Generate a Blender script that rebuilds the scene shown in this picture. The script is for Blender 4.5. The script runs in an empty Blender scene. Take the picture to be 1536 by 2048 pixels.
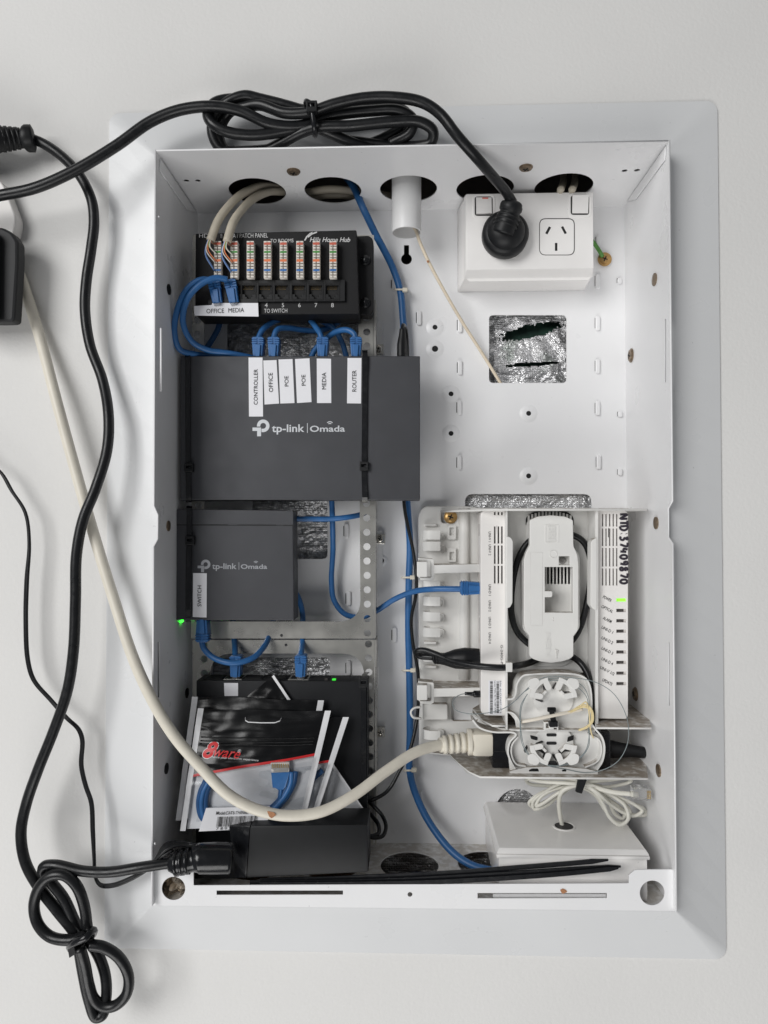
import bpy, bmesh, math, random
from mathutils import Vector, Matrix, noise
random.seed(7)
SC = bpy.context.scene
COL = SC.collection

# ------------------------------------------------------------------ camera
# the cabinet: X to the right, Z up, Y into the wall; the back panel is Y = 0, the front rim Y = -0.115 (metres)
CAM = Vector((-.0022, -.6782, -.0013))
FPX, CU, CV = 1420.0, 768.0, 1024.0
def _rot(a, b, c):
    return Matrix.Rotation(c, 3, 'Z') @ Matrix.Rotation(b, 3, 'Y') @ Matrix.Rotation(a, 3, 'X')
_B = Matrix(((1, 0, 0), (0, 0, -1), (0, 1, 0)))
_RI = (_rot(-.0189, .0328, -.0020) @ _B).transposed()
cd = bpy.data.cameras.new('camera')
cd.sensor_fit = 'VERTICAL'; cd.sensor_height = 36.0; cd.lens = 36.0 * FPX / 2048
cd.clip_start = .01; cd.clip_end = 100
cam = bpy.data.objects.new('camera', cd); COL.objects.link(cam)
_m = Matrix((_RI.col[0], -_RI.col[1], -_RI.col[2])).transposed().to_4x4(); _m.translation = CAM
cam.matrix_world = _m
SC.camera = cam

# ------------------------------------------------------------------ light: a big window to the left, soft room light
w = bpy.data.worlds.new('World'); SC.world = w; w.use_nodes = True
bg = w.node_tree.nodes['Background']
bg.inputs[0].default_value = (.93, .96, 1.0, 1); bg.inputs[1].default_value = .15
def area(name, loc, to, sx, sy, power, col):
    l = bpy.data.lights.new(name, 'AREA'); l.shape = 'RECTANGLE'; l.size = sx; l.size_y = sy
    l.energy = power; l.color = col
    o = bpy.data.objects.new(name, l); COL.objects.link(o); o.location = loc
    o.rotation_euler = (Vector(to) - Vector(loc)).to_track_quat('-Z', 'Y').to_euler()
area('window_light', (-2.1, -2.9, 1.0), (0, 0, 0), 1.8, 2.0, 90, (1.0, .995, .985))
area('floor_bounce_light', (-.5, -1.5, -2.0), (0, 0, -.1), 2.2, 1.2, 31, (1.0, .99, .975))
SC.view_settings.view_transform = 'Standard'; SC.view_settings.look = 'None'
SC.view_settings.gamma = 1; SC.view_settings.exposure = -.08; SC.view_settings.use_curve_mapping = False

# ------------------------------------------------------------------ from a direction of sight to a point on a real plane
def ray(u, v):
    return _RI @ Vector(((u - CU) / FPX, (v - CV) / FPX, 1))
def U(u, v, Y):
    d = ray(u, v); return CAM + d * ((Y - CAM.y) / d.y)
def UX(u, v, X):
    d = ray(u, v); return CAM + d * ((X - CAM.x) / d.x)
def UZ(u, v, Z):
    d = ray(u, v); return CAM + d * ((Z - CAM.z) / d.z)
def px(Y):                       # metres per picture unit at depth Y
    return (Y - CAM.y) / FPX

# ------------------------------------------------------------------ objects
def rloc(p):
    while p is not None and p.parent is not None: p = p.parent
    return Vector(p.location) if p is not None else Vector((0, 0, 0))
def thing(name, label, cat, loc, group=None):
    o = bpy.data.objects.new(name, None); COL.objects.link(o)
    o.location = loc; o.empty_display_size = .01
    o['label'] = label; o['category'] = cat
    if group: o['group'] = group
    return o
def tag(o, label, cat, group=None):
    o['label'] = label; o['category'] = cat
    if group: o['group'] = group
    return o
def link(name, me, mat, parent=None, smooth=False, label=None):
    o = bpy.data.objects.new(name, me); COL.objects.link(o)
    if mat is not None and len(me.materials) == 0: me.materials.append(mat)
    if parent is not None:
        me.transform(Matrix.Translation(-rloc(parent))); o.parent = parent
    else:
        c = Vector((0, 0, 0))
        if len(me.vertices):
            c = sum((v.co for v in me.vertices), Vector()) / len(me.vertices)
        me.transform(Matrix.Translation(-c)); o.location = c
    if smooth:
        for p in me.polygons: p.use_smooth = True
    if label: o['label'] = label
    return o
def sharp(me, ang=40):
    ang = min(ang, 40)
    for p in me.polygons: p.use_smooth = True
    me.set_sharp_from_angle(angle=math.radians(ang))
def pyd(name, verts, faces, mat, parent=None, smooth=False, fix=True, label=None):
    me = bpy.data.meshes.new(name); me.from_pydata([tuple(v) for v in verts], [], faces)
    if fix:
        bm = bmesh.new(); bm.from_mesh(me); bmesh.ops.recalc_face_normals(bm, faces=bm.faces); bm.to_mesh(me); bm.free()
    return link(name, me, mat, parent, smooth, label)
FR_XZ = Matrix(((1, 0, 0, 0), (0, 0, -1, 0), (0, 1, 0, 0), (0, 0, 0, 1)))   # sheet in X-Z, its front towards -Y
def sheet_mesh(outer, holes, t, bev, seg=1):
    """flat 2D outline with holes -> solid mesh, front face at local z = 0, back at -t"""
    cu = bpy.data.curves.new('c', 'CURVE'); cu.dimensions = '2D'; cu.fill_mode = 'BOTH'
    for ring in [outer] + list(holes):
        s = cu.splines.new('POLY'); s.points.add(len(ring) - 1); s.use_cyclic_u = True
        for p, q in zip(s.points, ring): p.co = (q[0], q[1], 0, 1)
    cu.extrude = max(t / 2 - bev, 1e-6); cu.bevel_depth = bev; cu.bevel_resolution = seg if bev else 0
    cu.offset = -bev
    o = bpy.data.objects.new('c', cu); me = bpy.data.meshes.new_from_object(o)
    bpy.data.objects.remove(o); bpy.data.curves.remove(cu)
    me.transform(Matrix.Translation((0, 0, -t / 2)))
    bm = bmesh.new(); bm.from_mesh(me); bmesh.ops.remove_doubles(bm, verts=bm.verts, dist=1e-7)
    bmesh.ops.recalc_face_normals(bm, faces=bm.faces); bm.to_mesh(me); bm.free()
    me.materials.clear()
    return me
def plate(name, pts, Y, t, mat, parent=None, holes=(), bev=0.0, label=None, seg=1):
    f = lambda ring: [(q.x, q.z) for q in (U(u, v, Y) for u, v in ring)]
    me = sheet_mesh(f(pts), [f(h) for h in holes], t, bev, seg)
    me.transform(Matrix.Translation((0, Y, 0)) @ FR_XZ)
    if bev: sharp(me, 22)
    return link(name, me, mat, parent, label=label)
def rect(x0, y0, x1, y1): return [(x0, y0), (x1, y0), (x1, y1), (x0, y1)]
def rnd(pts, r, n=4):
    """round every corner of a polygon"""
    out = []; N = len(pts)
    for i in range(N):
        p = Vector(pts[i]); a = Vector(pts[i - 1]); b = Vector(pts[(i + 1) % N])
        rr = r[i] if isinstance(r, (list, tuple)) else r
        da = (a - p); db = (b - p); la, lb = da.length, db.length
        if rr <= 0 or la < 1e-9 or lb < 1e-9: out.append(tuple(p)); continue
        da /= la; db /= lb; k = min(rr, la * .49, lb * .49)
        s, e = p + da * k, p + db * k
        for j in range(n + 1):
            q = j / n; out.append(tuple(s * (1 - q) ** 2 + p * (2 * q * (1 - q)) + e * q * q))
    return out
def rr(x0, y0, x1, y1, r, n=4): return rnd(rect(x0, y0, x1, y1), r, n)
def circ(x, y, r, n=20, ry=None):
    ry = r if ry is None else ry
    return [(x + r * math.cos(2 * math.pi * i / n), y + ry * math.sin(2 * math.pi * i / n)) for i in range(n)]
def smooth_path(P, sub=6, closed=False):
    """centripetal Catmull-Rom through P (lists of equal length)"""
    P = [Vector(p) for p in P]; n = len(P); out = []
    if n < 3 and not closed:
        return [P[0].lerp(P[-1], i / sub) for i in range(sub + 1)]
    rng = range(n if closed else n - 1)
    for i in rng:
        p1, p2 = P[i], P[(i + 1) % n]
        p0 = P[i - 1] if (i > 0 or closed) else p1 * 2 - p2
        p3 = P[(i + 2) % n] if (i + 2 < n or closed) else p2 * 2 - p1
        t1 = max((p1 - p0).length, 1e-9) ** .5; t2 = t1 + max((p2 - p1).length, 1e-9) ** .5; t3 = t2 + max((p3 - p2).length, 1e-9) ** .5
        for j in range(sub):
            t = t1 + (t2 - t1) * j / sub
            A1 = p0 * ((t1 - t) / t1) + p1 * (t / t1)
            A2 = p1 * ((t2 - t) / (t2 - t1)) + p2 * ((t - t1) / (t2 - t1))
            A3 = p2 * ((t3 - t) / (t3 - t2)) + p3 * ((t - t2) / (t3 - t2))
            B1 = A1 * ((t2 - t) / t2) + A2 * (t / t2)
            B2 = A2 * ((t3 - t) / (t3 - t1)) + A3 * ((t - t1) / (t3 - t1))
            out.append(B1 * ((t2 - t) / (t2 - t1)) + B2 * ((t - t1) / (t2 - t1)))
    if not closed: out.append(P[-1])
    return out
def sweep(C, rad, n=10, closed=False, flat=1.0):
    """tube round the points C; flat < 1 squeezes it along Y"""
    N = len(C); V = []; F = []
    tan = []
    for i in range(N):
        a = C[i - 1] if (i > 0 or closed) else C[i]; b = C[(i + 1) % N] if (i < N - 1 or closed) else C[i]
        d = b - a; tan.append(d.normalized() if d.length > 1e-9 else Vector((0, 0, 1)))
    up = Vector((0, 1, 0))
    if abs(tan[0].dot(up)) > .9: up = Vector((1, 0, 0))
    nrm = (up - tan[0] * up.dot(tan[0])).normalized()
    for i in range(N):
        nrm = nrm - tan[i] * nrm.dot(tan[i])
        nrm = nrm.normalized() if nrm.length > 1e-6 else Vector((0, 1, 0))
        bi = tan[i].cross(nrm); r = rad[i] if isinstance(rad, (list, tuple)) else rad
        for k in range(n):
            a = 2 * math.pi * k / n
            o = nrm * (math.cos(a) * r) + bi * (math.sin(a) * r)
            if flat != 1.0: o.y *= flat
            V.append(C[i] + o)
    for i in range(N if closed else N - 1):
        j = (i + 1) % N
        for k in range(n):
            F.append((i * n + k, i * n + (k + 1) % n, j * n + (k + 1) % n, j * n + k))
    if not closed:
        F.append(tuple(reversed(range(n)))); F.append(tuple(range((N - 1) * n, N * n)))
    return V, F
def tube(name, pts, r, mat, parent=None, closed=False, sub=7, n=10, flat=1.0, label=None):
    """pts (u, v, Y[, r]) ; r in metres"""
    P3 = [U(p[0], p[1], p[2]) for p in pts]
    C = smooth_path(P3, sub, closed)
    if any(len(p) > 3 for p in pts):
        rs = [p[3] if len(p) > 3 else r for p in pts]; N = len(C); m = len(pts) - (0 if closed else 1)
        rad = []
        for i in range(N):
            t = i / sub; k = min(int(t), m - 1); f = t - k
            rad.append(rs[k] * (1 - f) + rs[(k + 1) % len(rs)] * f)
    else: rad = r
    V, F = sweep(C, rad, n, closed, flat)
    return pyd(name, V, F, mat, parent, smooth=True, label=label)
def poly_tube(name, P3, r, mat, parent=None, n=8, closed=False, sub=5, label=None):
    V, F = sweep(smooth_path(P3, sub, closed), r, n, closed)
    return pyd(name, V, F, mat, parent, smooth=True, label=label)
def lathe(name, o, axis, prof, mat, parent=None, n=24, ang=40, label=None, caps=True):
    """profile [(radius, height along axis)]"""
    o = Vector(o); ax = Vector(axis).normalized()
    s = Vector((0, 0, 1)) if abs(ax.z) < .9 else Vector((1, 0, 0))
    e1 = ax.cross(s).normalized(); e2 = ax.cross(e1)
    V = []; F = []
    for r, h in prof:
        for k in range(n):
            a = 2 * math.pi * k / n; V.append(o + ax * h + (e1 * math.cos(a) + e2 * math.sin(a)) * max(r, 1e-6))
    for i in range(len(prof) - 1):
        for k in range(n):
            F.append((i * n + k, i * n + (k + 1) % n, (i + 1) * n + (k + 1) % n, (i + 1) * n + k))
    if caps and prof[0][0] > 0: F.append(tuple(range(n)))
    if caps and prof[-1][0] > 0: F.append(tuple(range((len(prof) - 1) * n, len(prof) * n)))
    ob = pyd(name, V, F, mat, parent, label=label); sharp(ob.data, ang)
    return ob
def hexa(name, c8, mat, parent=None, bev=0.0, label=None, seg=2):
    """box from 8 corners: front quad (tl,tr,br,bl) then back quad"""
    me = bpy.data.meshes.new(name)
    me.from_pydata([tuple(c) for c in c8], [], [(0, 1, 2, 3), (7, 6, 5, 4), (0, 4, 5, 1), (1, 5, 6, 2), (2, 6, 7, 3), (3, 7, 4, 0)])
    bm = bmesh.new(); bm.from_mesh(me)
    if bev: bmesh.ops.bevel(bm, geom=bm.edges[:], offset=bev, segments=seg, affect='EDGES', profile=.6)
    bmesh.ops.recalc_face_normals(bm, faces=bm.faces); bm.to_mesh(me); bm.free()
    if bev: sharp(me, 22)
    return link(name, me, mat, parent, label=label)
def boxw(name, x0, x1, y0, y1, z0, z1, mat, parent=None, bev=0.0, label=None):
    return hexa(name, [(x0, y0, z1), (x1, y0, z1), (x1, y0, z0), (x0, y0, z0), (x0, y1, z1), (x1, y1, z1), (x1, y1, z0), (x0, y1, z0)], mat, parent, bev, label)
def text_mesh(s, bold=0.0, shear=0.0, space=1.0):
    cu = bpy.data.curves.new('t', 'FONT'); cu.body = s; cu.size = 1; cu.offset = bold; cu.shear = shear; cu.space_character = space
    cu.resolution_u = 3
    o = bpy.data.objects.new('t', cu); me = bpy.data.meshes.new_from_object(o)
    bpy.data.objects.remove(o); bpy.data.curves.remove(cu); me.materials.clear()
    xs = [v.co.x for v in me.vertices]; ys = [v.co.y for v in me.vertices]
    me.transform(Matrix.Translation((-(min(xs) + max(xs)) / 2, -(min(ys) + max(ys)) / 2, 0)))
    return me, max(xs) - min(xs), max(ys) - min(ys)
def text(s, u, v, Y, mat, parent, w=None, h=None, rot=0, bold=0.0, shear=0.0, name='lettering', space=1.0, lift=.00025):
    """flat print: w, h are the size of the printed words in picture units, rot in degrees anticlockwise"""
    me, tw, th = text_mesh(s, bold, shear, space)
    k = px(Y)
    sx = (w * k / tw) if w else None; sy = (h * k / th) if h else None
    sx = sx or sy; sy = sy or sx
    M = Matrix.Translation(U(u, v, Y) - Vector((0, lift, 0))) @ FR_XZ @ Matrix.Rotation(math.radians(rot), 4, 'Z') @ Matrix.Diagonal((sx, sy, 1, 1))
    me.transform(M)
    return link(name, me, mat, parent)

# ------------------------------------------------------------------ materials
def lin(c):
    return tuple(((x / 255) / 12.92 if x <= 10 else (((x / 255) + .055) / 1.055) ** 2.4) for x in c)
def mat(name, rgb, rough=.5, metal=0.0, bump=0.0, bscale=300, var=0.0, vscale=40, spec=.5, coat=0.0, trans=0.0, emit=0.0, alpha=1.0,
        dust=None, specks=0.0, speck_scale=220, rvar=0.0, stretch=None):
    m = bpy.data.materials.new(name); m.use_nodes = True
    nt = m.node_tree; N = nt.nodes; L = nt.links; b = N['Principled BSDF']
    c = lin(rgb)
    b.inputs['Base Color'].default_value = (*c, 1); b.inputs['Roughness'].default_value = rough
    b.inputs['Metallic'].default_value = metal; b.inputs['Specular IOR Level'].default_value = spec
    b.inputs['Coat Weight'].default_value = coat; b.inputs['Transmission Weight'].default_value = trans
    b.inputs['Alpha'].default_value = alpha
    if emit:
        b.inputs['Emission Color'].default_value = (*c, 1); b.inputs['Emission Strength'].default_value = emit
    geo = N.new('ShaderNodeNewGeometry'); P = geo.outputs['Position']
    if stretch:
        vm = N.new('ShaderNodeVectorMath'); vm.operation = 'MULTIPLY'; vm.inputs[1].default_value = stretch
        L.new(P, vm.inputs[0]); P = vm.outputs[0]
    def nz(scale, detail=3.0):
        n = N.new('ShaderNodeTexNoise'); n.inputs['Scale'].default_value = scale; n.inputs['Detail'].default_value = detail
        L.new(P, n.inputs['Vector']); return n.outputs['Fac']
    def ramp(src, a, bb):
        r = N.new('ShaderNodeMapRange'); r.inputs['From Min'].default_value = a; r.inputs['From Max'].default_value = bb
        L.new(src, r.inputs['Value']); return r.outputs['Result']
    def mix(fac, c1, c2):
        x = N.new('ShaderNodeMix'); x.data_type = 'RGBA'
        if isinstance(fac, (int, float)): x.inputs[0].default_value = fac
        else: L.new(fac, x.inputs[0])
        for s, q in ((x.inputs[6], c1), (x.inputs[7], c2)):
            if isinstance(q, tuple): s.default_value = (*q, 1)
            else: L.new(q, s)
        return x.outputs[2]
    col = c; made = False
    if var:
        f = ramp(nz(vscale, 5), .3, .7)
        col = mix(f, tuple(x * (1 - var) for x in c), tuple(min(1, x * (1 + var)) for x in c)); made = True
    if specks:
        f = ramp(nz(speck_scale, 2), .74, .80); col = mix(f, col, tuple(x * (1 - specks) for x in c)); made = True
    if dust:
        sep = N.new('ShaderNodeSeparateXYZ'); L.new(geo.outputs['Normal'], sep.inputs[0])
        up = ramp(sep.outputs['Z'], .55, .85)
        mu = N.new('ShaderNodeMath'); mu.operation = 'MULTIPLY'; L.new(up, mu.inputs[0]); L.new(ramp(nz(160, 8), .22, .55), mu.inputs[1])
        d2 = mix(ramp(nz(2400, 4), .3, .7), tuple(x * .75 for x in lin(dust)), lin(dust))
        col = mix(mu.outputs[0], col, d2); made = True
    if made: L.new(col, b.inputs['Base Color'])
    if rvar:
        f = ramp(nz(vscale * 1.7, 4), .3, .7); r = N.new('ShaderNodeMapRange'); r.inputs['To Min'].default_value = max(0, rough - rvar); r.inputs['To Max'].default_value = min(1, rough + rvar)
        L.new(f, r.inputs['Value']); L.new(r.outputs['Result'], b.inputs['Roughness'])
    if bump:
        bn = N.new('ShaderNodeBump'); bn.inputs['Strength'].default_value = bump; bn.inputs['Distance'].default_value = .0006
        L.new(nz(bscale, 3), bn.inputs['Height']); L.new(bn.outputs[0], b.inputs['Normal'])
    return m
M_wall = mat('wall_paint', (225, 224, 222), .72, bump=.34, bscale=380, var=.03, vscale=5)
M_cab = mat('white_powder_coat', (238, 238, 239), .33, bump=.10, bscale=520, var=.02, vscale=14, specks=.28, speck_scale=330, rvar=.07)
M_cabd = mat('dusty_powder_coat', (238, 238, 239), .4, var=.02, vscale=14, specks=.35, speck_scale=500, dust=(206, 201, 194))
M_flange = mat('flange_powder_coat', (222, 223, 224), .3, bump=.07, bscale=360, var=.015, vscale=9, specks=.22, speck_scale=240, rvar=.06)
M_white = mat('white_plastic', (240, 238, 236), .2, var=.015, vscale=60, bump=.03, bscale=900, specks=.3, speck_scale=420)
M_ntd = mat('pale_plastic', (235, 232, 229), .42, var=.015, vscale=50, bump=.05, bscale=1600)
M_crad = mat('grey_white_plastic', (228, 227, 224), .45, var=.02, vscale=50, bump=.05, bscale=1500, dust=(160, 149, 136))
M_black = mat('black_plastic', (21, 22, 24), .45, spec=.35, bump=.05, bscale=1200, var=.12, vscale=80)
M_blackg = mat('black_gloss_plastic', (22, 23, 26), .22, var=.1, vscale=120, rvar=.06)
M_cord = mat('black_rubber_cord', (22, 23, 25), .34, spec=.4, var=.15, vscale=120, bump=.06, bscale=700, rvar=.08)
M_dev = mat('dark_grey_powder_steel', (64, 65, 69), .46, bump=.30, bscale=2400, var=.07, vscale=35, metal=.25, rvar=.06, specks=-.9, speck_scale=1500)
M_dev2 = mat('black_powder_steel', (30, 31, 34), .5, spec=.35, bump=.25, bscale=2400, var=.06, vscale=900, metal=.2)
M_panel = mat('black_painted_steel', (18, 18, 20), .55, spec=.3, bump=.12, bscale=1800, var=.08, vscale=300)
M_hole = mat('dark_recess', (24, 24, 25), .7)
M_galv = mat('galvanised_steel', (204, 202, 196), .3, metal=.85, var=.045, vscale=26, bump=.04, bscale=260, rvar=.07)
M_zinc = mat('zinc_screw', (196, 192, 184), .25, metal=1.0, rvar=.08, vscale=300)
M_brass = mat('brass_screw', (186, 150, 98), .33, metal=.9, var=.2, vscale=500)
M_bronze = mat('dull_bronze_screw', (138, 122, 104), .4, metal=.7, var=.25, vscale=500)
M_blue = mat('blue_cable', (44, 98, 154), .4, var=.08, vscale=150, bump=.05, bscale=600)
M_blue_d = mat('blue_plug', (47, 101, 158), .38, var=.06, vscale=300)
M_cream = mat('cream_cable', (224, 218, 204), .42, var=.05, vscale=80, bump=.04, bscale=500)
M_grey = mat('grey_beige_cable', (186, 178, 162), .5, var=.06, vscale=120)
M_pipe = mat('white_conduit', (224, 224, 224), .35, var=.03, vscale=60)
M_wire = mat('cream_thin_wire', (226, 212, 190), .5, var=.05, vscale=300)
M_phone = mat('white_phone_cable', (226, 224, 214), .35, var=.03, vscale=200)
M_paper = mat('label_paper', (236, 236, 240), .55, var=.01, vscale=200)
M_ink = mat('black_ink', (28, 28, 30), .6)
M_grink = mat('grey_ink', (58, 56, 57), .6)
M_silver = mat('silver_print', (205, 208, 212), .4, metal=.2)
M_print = mat('white_print', (206, 206, 206), .5)
M_marker = mat('marker_ink', (40, 34, 46), .5)
M_green = mat('green_led', (150, 240, 70), .3, emit=.9)
M_greend = mat('bright_green_led', (60, 225, 60), .3, emit=.8)
M_led_off = mat('dark_led_window', (84, 80, 78), .3, var=.4, vscale=900)
M_clear = mat('clear_plastic', (235, 235, 235), .08, trans=.85)
M_gold = mat('gold_contact', (214, 180, 110), .3, metal=1)
M_wood = mat('timber', (150, 120, 92), .7, var=.25, vscale=60, stretch=(1, 1, 6))
M_cav = mat('dark_cavity_lining', (112, 108, 104), .9)
M_red = mat('red_print', (214, 40, 44), .35)
M_tie_w = mat('natural_nylon', (226, 220, 204), .4)
M_stain = mat('brown_stain', (170, 120, 84), .7, var=.3, vscale=900)

# ================================================================== the setting and the cabinet
XW, ZT, ZB, D = .205, .302, -.302, .115
def struct(o): o['kind'] = 'structure'; return o
def ringxz(pts): return [(p[0], p[1]) for p in pts]
def sheet_xz(name, outer, holes, Y, t, mat_, parent=None, bev=0.0):
    me = sheet_mesh(outer, holes, t, bev); me.transform(Matrix.Translation((0, Y, 0)) @ FR_XZ)
    return link(name, me, mat_, parent)
def pxz(ring, Y): return [(q.x, q.z) for q in (U(u, v, Y) for u, v in ring)]
struct(sheet_xz('wall', rect(-2, -2, 2, 2), [rect(-.226, -.33, .226, .33)], -.085, .012, M_wall))
cx0, cx1, cz0, cz1, cy0, cy1 = -.3, .3, -.42, .42, -.0725, .06
cv = [(cx0, cy0, cz0), (cx1, cy0, cz0), (cx1, cy0, cz1), (cx0, cy0, cz1), (cx0, cy1, cz0), (cx1, cy1, cz0), (cx1, cy1, cz1), (cx0, cy1, cz1)]
struct(pyd('wall_cavity', cv, [(4, 5, 6, 7), (0, 1, 5, 4), (1, 2, 6, 5), (2, 3, 7, 6), (3, 0, 4, 7)], M_cav, fix=False))

# foil insulation behind the cut-outs
M_foil = bpy.data.materials.new('silver_foil'); M_foil.use_nodes = True
_nt = M_foil.node_tree; _N = _nt.nodes; _L = _nt.links; _b = _N['Principled BSDF']
_b.inputs['Base Color'].default_value = (.82, .82, .83, 1); _b.inputs['Metallic'].default_value = .8; _b.inputs['Roughness'].default_value = .3
_g = _N.new('ShaderNodeNewGeometry'); _mp = _N.new('ShaderNodeMapping'); _mp.inputs['Rotation'].default_value = (math.radians(90), 0, 0)
_L.new(_g.outputs['Position'], _mp.inputs[0])
_br = _N.new('ShaderNodeTexBrick'); _br.inputs['Scale'].default_value = 110; _br.inputs['Mortar Size'].default_value = .06; _br.inputs['Mortar Smooth'].default_value = .6
_br.inputs['Color1'].default_value = (1, 1, 1, 1); _br.inputs['Color2'].default_value = (.7, .7, .7, 1); _br.inputs['Mortar'].default_value = (0, 0, 0, 1)
_L.new(_mp.outputs[0], _br.inputs['Vector'])
_nz = _N.new('ShaderNodeTexNoise'); _nz.inputs['Scale'].default_value = 260; _nz.inputs['Detail'].default_value = 6; _L.new(_g.outputs['Position'], _nz.inputs['Vector'])
_ad = _N.new('ShaderNodeMath'); _ad.operation = 'MULTIPLY_ADD'; _ad.inputs[1].default_value = 1.6
_L.new(_nz.outputs['Fac'], _ad.inputs[0]); _L.new(_br.outputs['Color'], _ad.inputs[2])
_n3 = _N.new('ShaderNodeTexNoise'); _n3.inputs['Scale'].default_value = 55; _n3.inputs['Detail'].default_value = 5; _L.new(_g.outputs['Position'], _n3.inputs['Vector'])
_rp = _N.new('ShaderNodeValToRGB'); _rp.color_ramp.elements[0].position = .30; _rp.color_ramp.elements[0].color = (.45, .48, .46, 1); _rp.color_ramp.elements[1].position = .42; _rp.color_ramp.elements[1].color = (.80, .80, .81, 1)
_L.new(_n3.outputs['Fac'], _rp.inputs[0])
_bp = _N.new('ShaderNodeBump'); _bp.inputs['Strength'].default_value = .7; _bp.inputs['Distance'].default_value = .0022
_L.new(_ad.outputs[0], _bp.inputs['Height']); _L.new(_bp.outputs[0], _b.inputs['Normal'])
M_foil2 = M_foil.copy(); M_foil2.name = 'patchy_foil'; M_foil2.node_tree.nodes['Principled BSDF'].inputs['Roughness'].default_value = .2
M_foil2.node_tree.links.new(next(n for n in M_foil2.node_tree.nodes if n.type == 'VALTORGB').outputs[0], M_foil2.node_tree.nodes['Principled BSDF'].inputs['Base Color'])
def foil(name, x0, x1, z0, z1, Y, amp, nx, nzv, label, seed=0, m=None, tears=()):
    V = []; F = []
    for j in range(nzv + 1):
        for i in range(nx + 1):
            x = x0 + (x1 - x0) * i / nx; z = z0 + (z1 - z0) * j / nzv
            q = Vector((x * 60 + seed, z * 95, seed)); n1 = noise.fractal(q, 1.0, 2.0, 4); n2 = abs(noise.noise(q * 2.3))
            if tears: n1 = n1 * .45 + 1.1 * abs(math.fmod(x * 38 + z * 22 + .35 * noise.noise(q * .35) + 9, 1.0) - .5) + .5 * noise.noise(q * .25)
            V.append((x, Y + amp * (n1 * .7 + n2 * (.3 if tears else 1)), z))
    for j in range(nzv):
        for i in range(nx):
            a = j * (nx + 1) + i; p_ = V[a]; torn = False
            for tx, tz, rx, rz, sl_ in tears:
                dx = (p_[0] - tx) / rx; dz = (p_[2] - tz - sl_ * (p_[0] - tx)) / rz
                if dx * dx + dz * dz + .55 * noise.noise(Vector((i * .45, j * .45, 7.7))) < 1: torn = True
            if not torn: F.append((a, a + 1, a + nx + 2, a + nx + 1))
    o = pyd(name, V, F, m or M_foil, None, smooth=True, fix=False); return tag(o, label, 'foil', 'foil insulation behind the cabinet cutouts')
a, b = U(970, 775, .01), U(1142, 620, .01)
t1_, t2_ = U(1062, 662, .01), U(1066, 728, .01)
foil('foil_insulation', a.x, b.x, a.z, b.z, .012, .0075, 72, 62, 'crumpled silver foil in square cutout below the power outlet', 3, M_foil2, [(t1_.x, t1_.z, .029, .0065, .22), (t2_.x, t2_.z, .026, .0021, .05)])
tag(boxw('building_wrap', a.x - .01, b.x + .01, .030, .034, a.z - .01, b.z + .01, mat('dark_green_wrap', (52, 84, 72), .4, var=.5, vscale=120)), 'dark green sheet showing through the torn foil', 'sheet')
a, b = U(430, 780, .01), U(760, 590, .01)
foil('foil_insulation', a.x, b.x, a.z, b.z, .008, .004, 90, 60, 'silver foil behind cutout between patch panel and large switch', 9)
a, b = U(480, 1130, .01), U(675, 880, .01)
foil('foil_insulation', a.x, b.x, a.z, b.z, .007, .003, 70, 90, 'silver foil behind cutout right of the small switch', 17)
a, b = U(400, 1420, .01), U(680, 1300, .01)
foil('foil_insulation', a.x, b.x, a.z, b.z, .007, .003, 70, 50, 'silver foil behind cutout above the black router', 23)
a, b = U(840, 1250, .01), U(1205, 975, .01)
foil('foil_insulation', a.x, b.x, a.z, b.z, .007, .002, 90, 80, 'silver foil behind wide slot above the fibre terminal cradle', 31)
a, b = U(980, 1720, .01), U(1100, 1570, .01)
foil('foil_insulation', a.x, b.x, a.z, b.z, .007, .002, 40, 40, 'silver foil behind round hole above the white junction box', 37)
foil('foil_insulation', -.2, .2, -.4, -.305, .010, .004, 90, 40, 'dull foil seen through the round holes in cabinet floor', 41)
tag(boxw('timber_plate', -.24, .24, -.0715, -.014, -.37, -.324, M_wood), 'brown timber plate below the holes in cabinet floor', 'timber')

cab = thing('wall_cabinet', 'white steel recessed communications cabinet with sloped frame', 'cabinet', (0, -.05, ZB))
# back panel with its cut-outs
bh = [rr(978, 630, 1133, 766, 9), rr(454, 632, 722, 768, 10), rr(505, 900, 655, 1118, 10), rr(425, 1315, 660, 1400, 10),
      rr(930, 988, 1183, 1052, 16), circ(1035, 1622, 44, 28), rr(896, 1040, 960, 1130, 8),
      [(808, 490), (818, 490), (818, 508)] + [(813 + 11 * math.cos(t), 518 + 11 * math.sin(t)) for t in [math.radians(k) for k in range(-60, 245, 25)]] + [(808, 508)]]
sheet_xz('back_panel', rect(-XW, ZB, XW, ZT), [pxz(h, 0) for h in bh], 0, .0012, M_cab, cab)
def lance(u, v, w=9, h=30):
    o = plate('lance', rr(u - w / 2, v - h / 2, u + w / 2, v + h / 2, w * .48, 3), -.0026, .0026, M_cab, cab, bev=.0009)
    plate('slit', rect(u - w / 2 - 1.6, v - h * .34, u - w / 2 - .2, v + h * .34), -.0005, .0004, M_hole, o)
for q in [(838, 635), (920, 650), (920, 735), (919, 815), (919, 925), (1197, 482, 8, 24), (1196, 562), (1196, 646), (1196, 732), (1196, 816), (1198, 924),
          (1240, 561, 9, 13), (1241, 828, 9, 13), (1241, 944, 9, 15), (693, 1062), (697, 1197), (697, 1336), (789, 1270), (841, 1594, 8, 24), (848, 1040, 8, 24), (787, 568, 7, 24)]:
    lance(*q)
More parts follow.
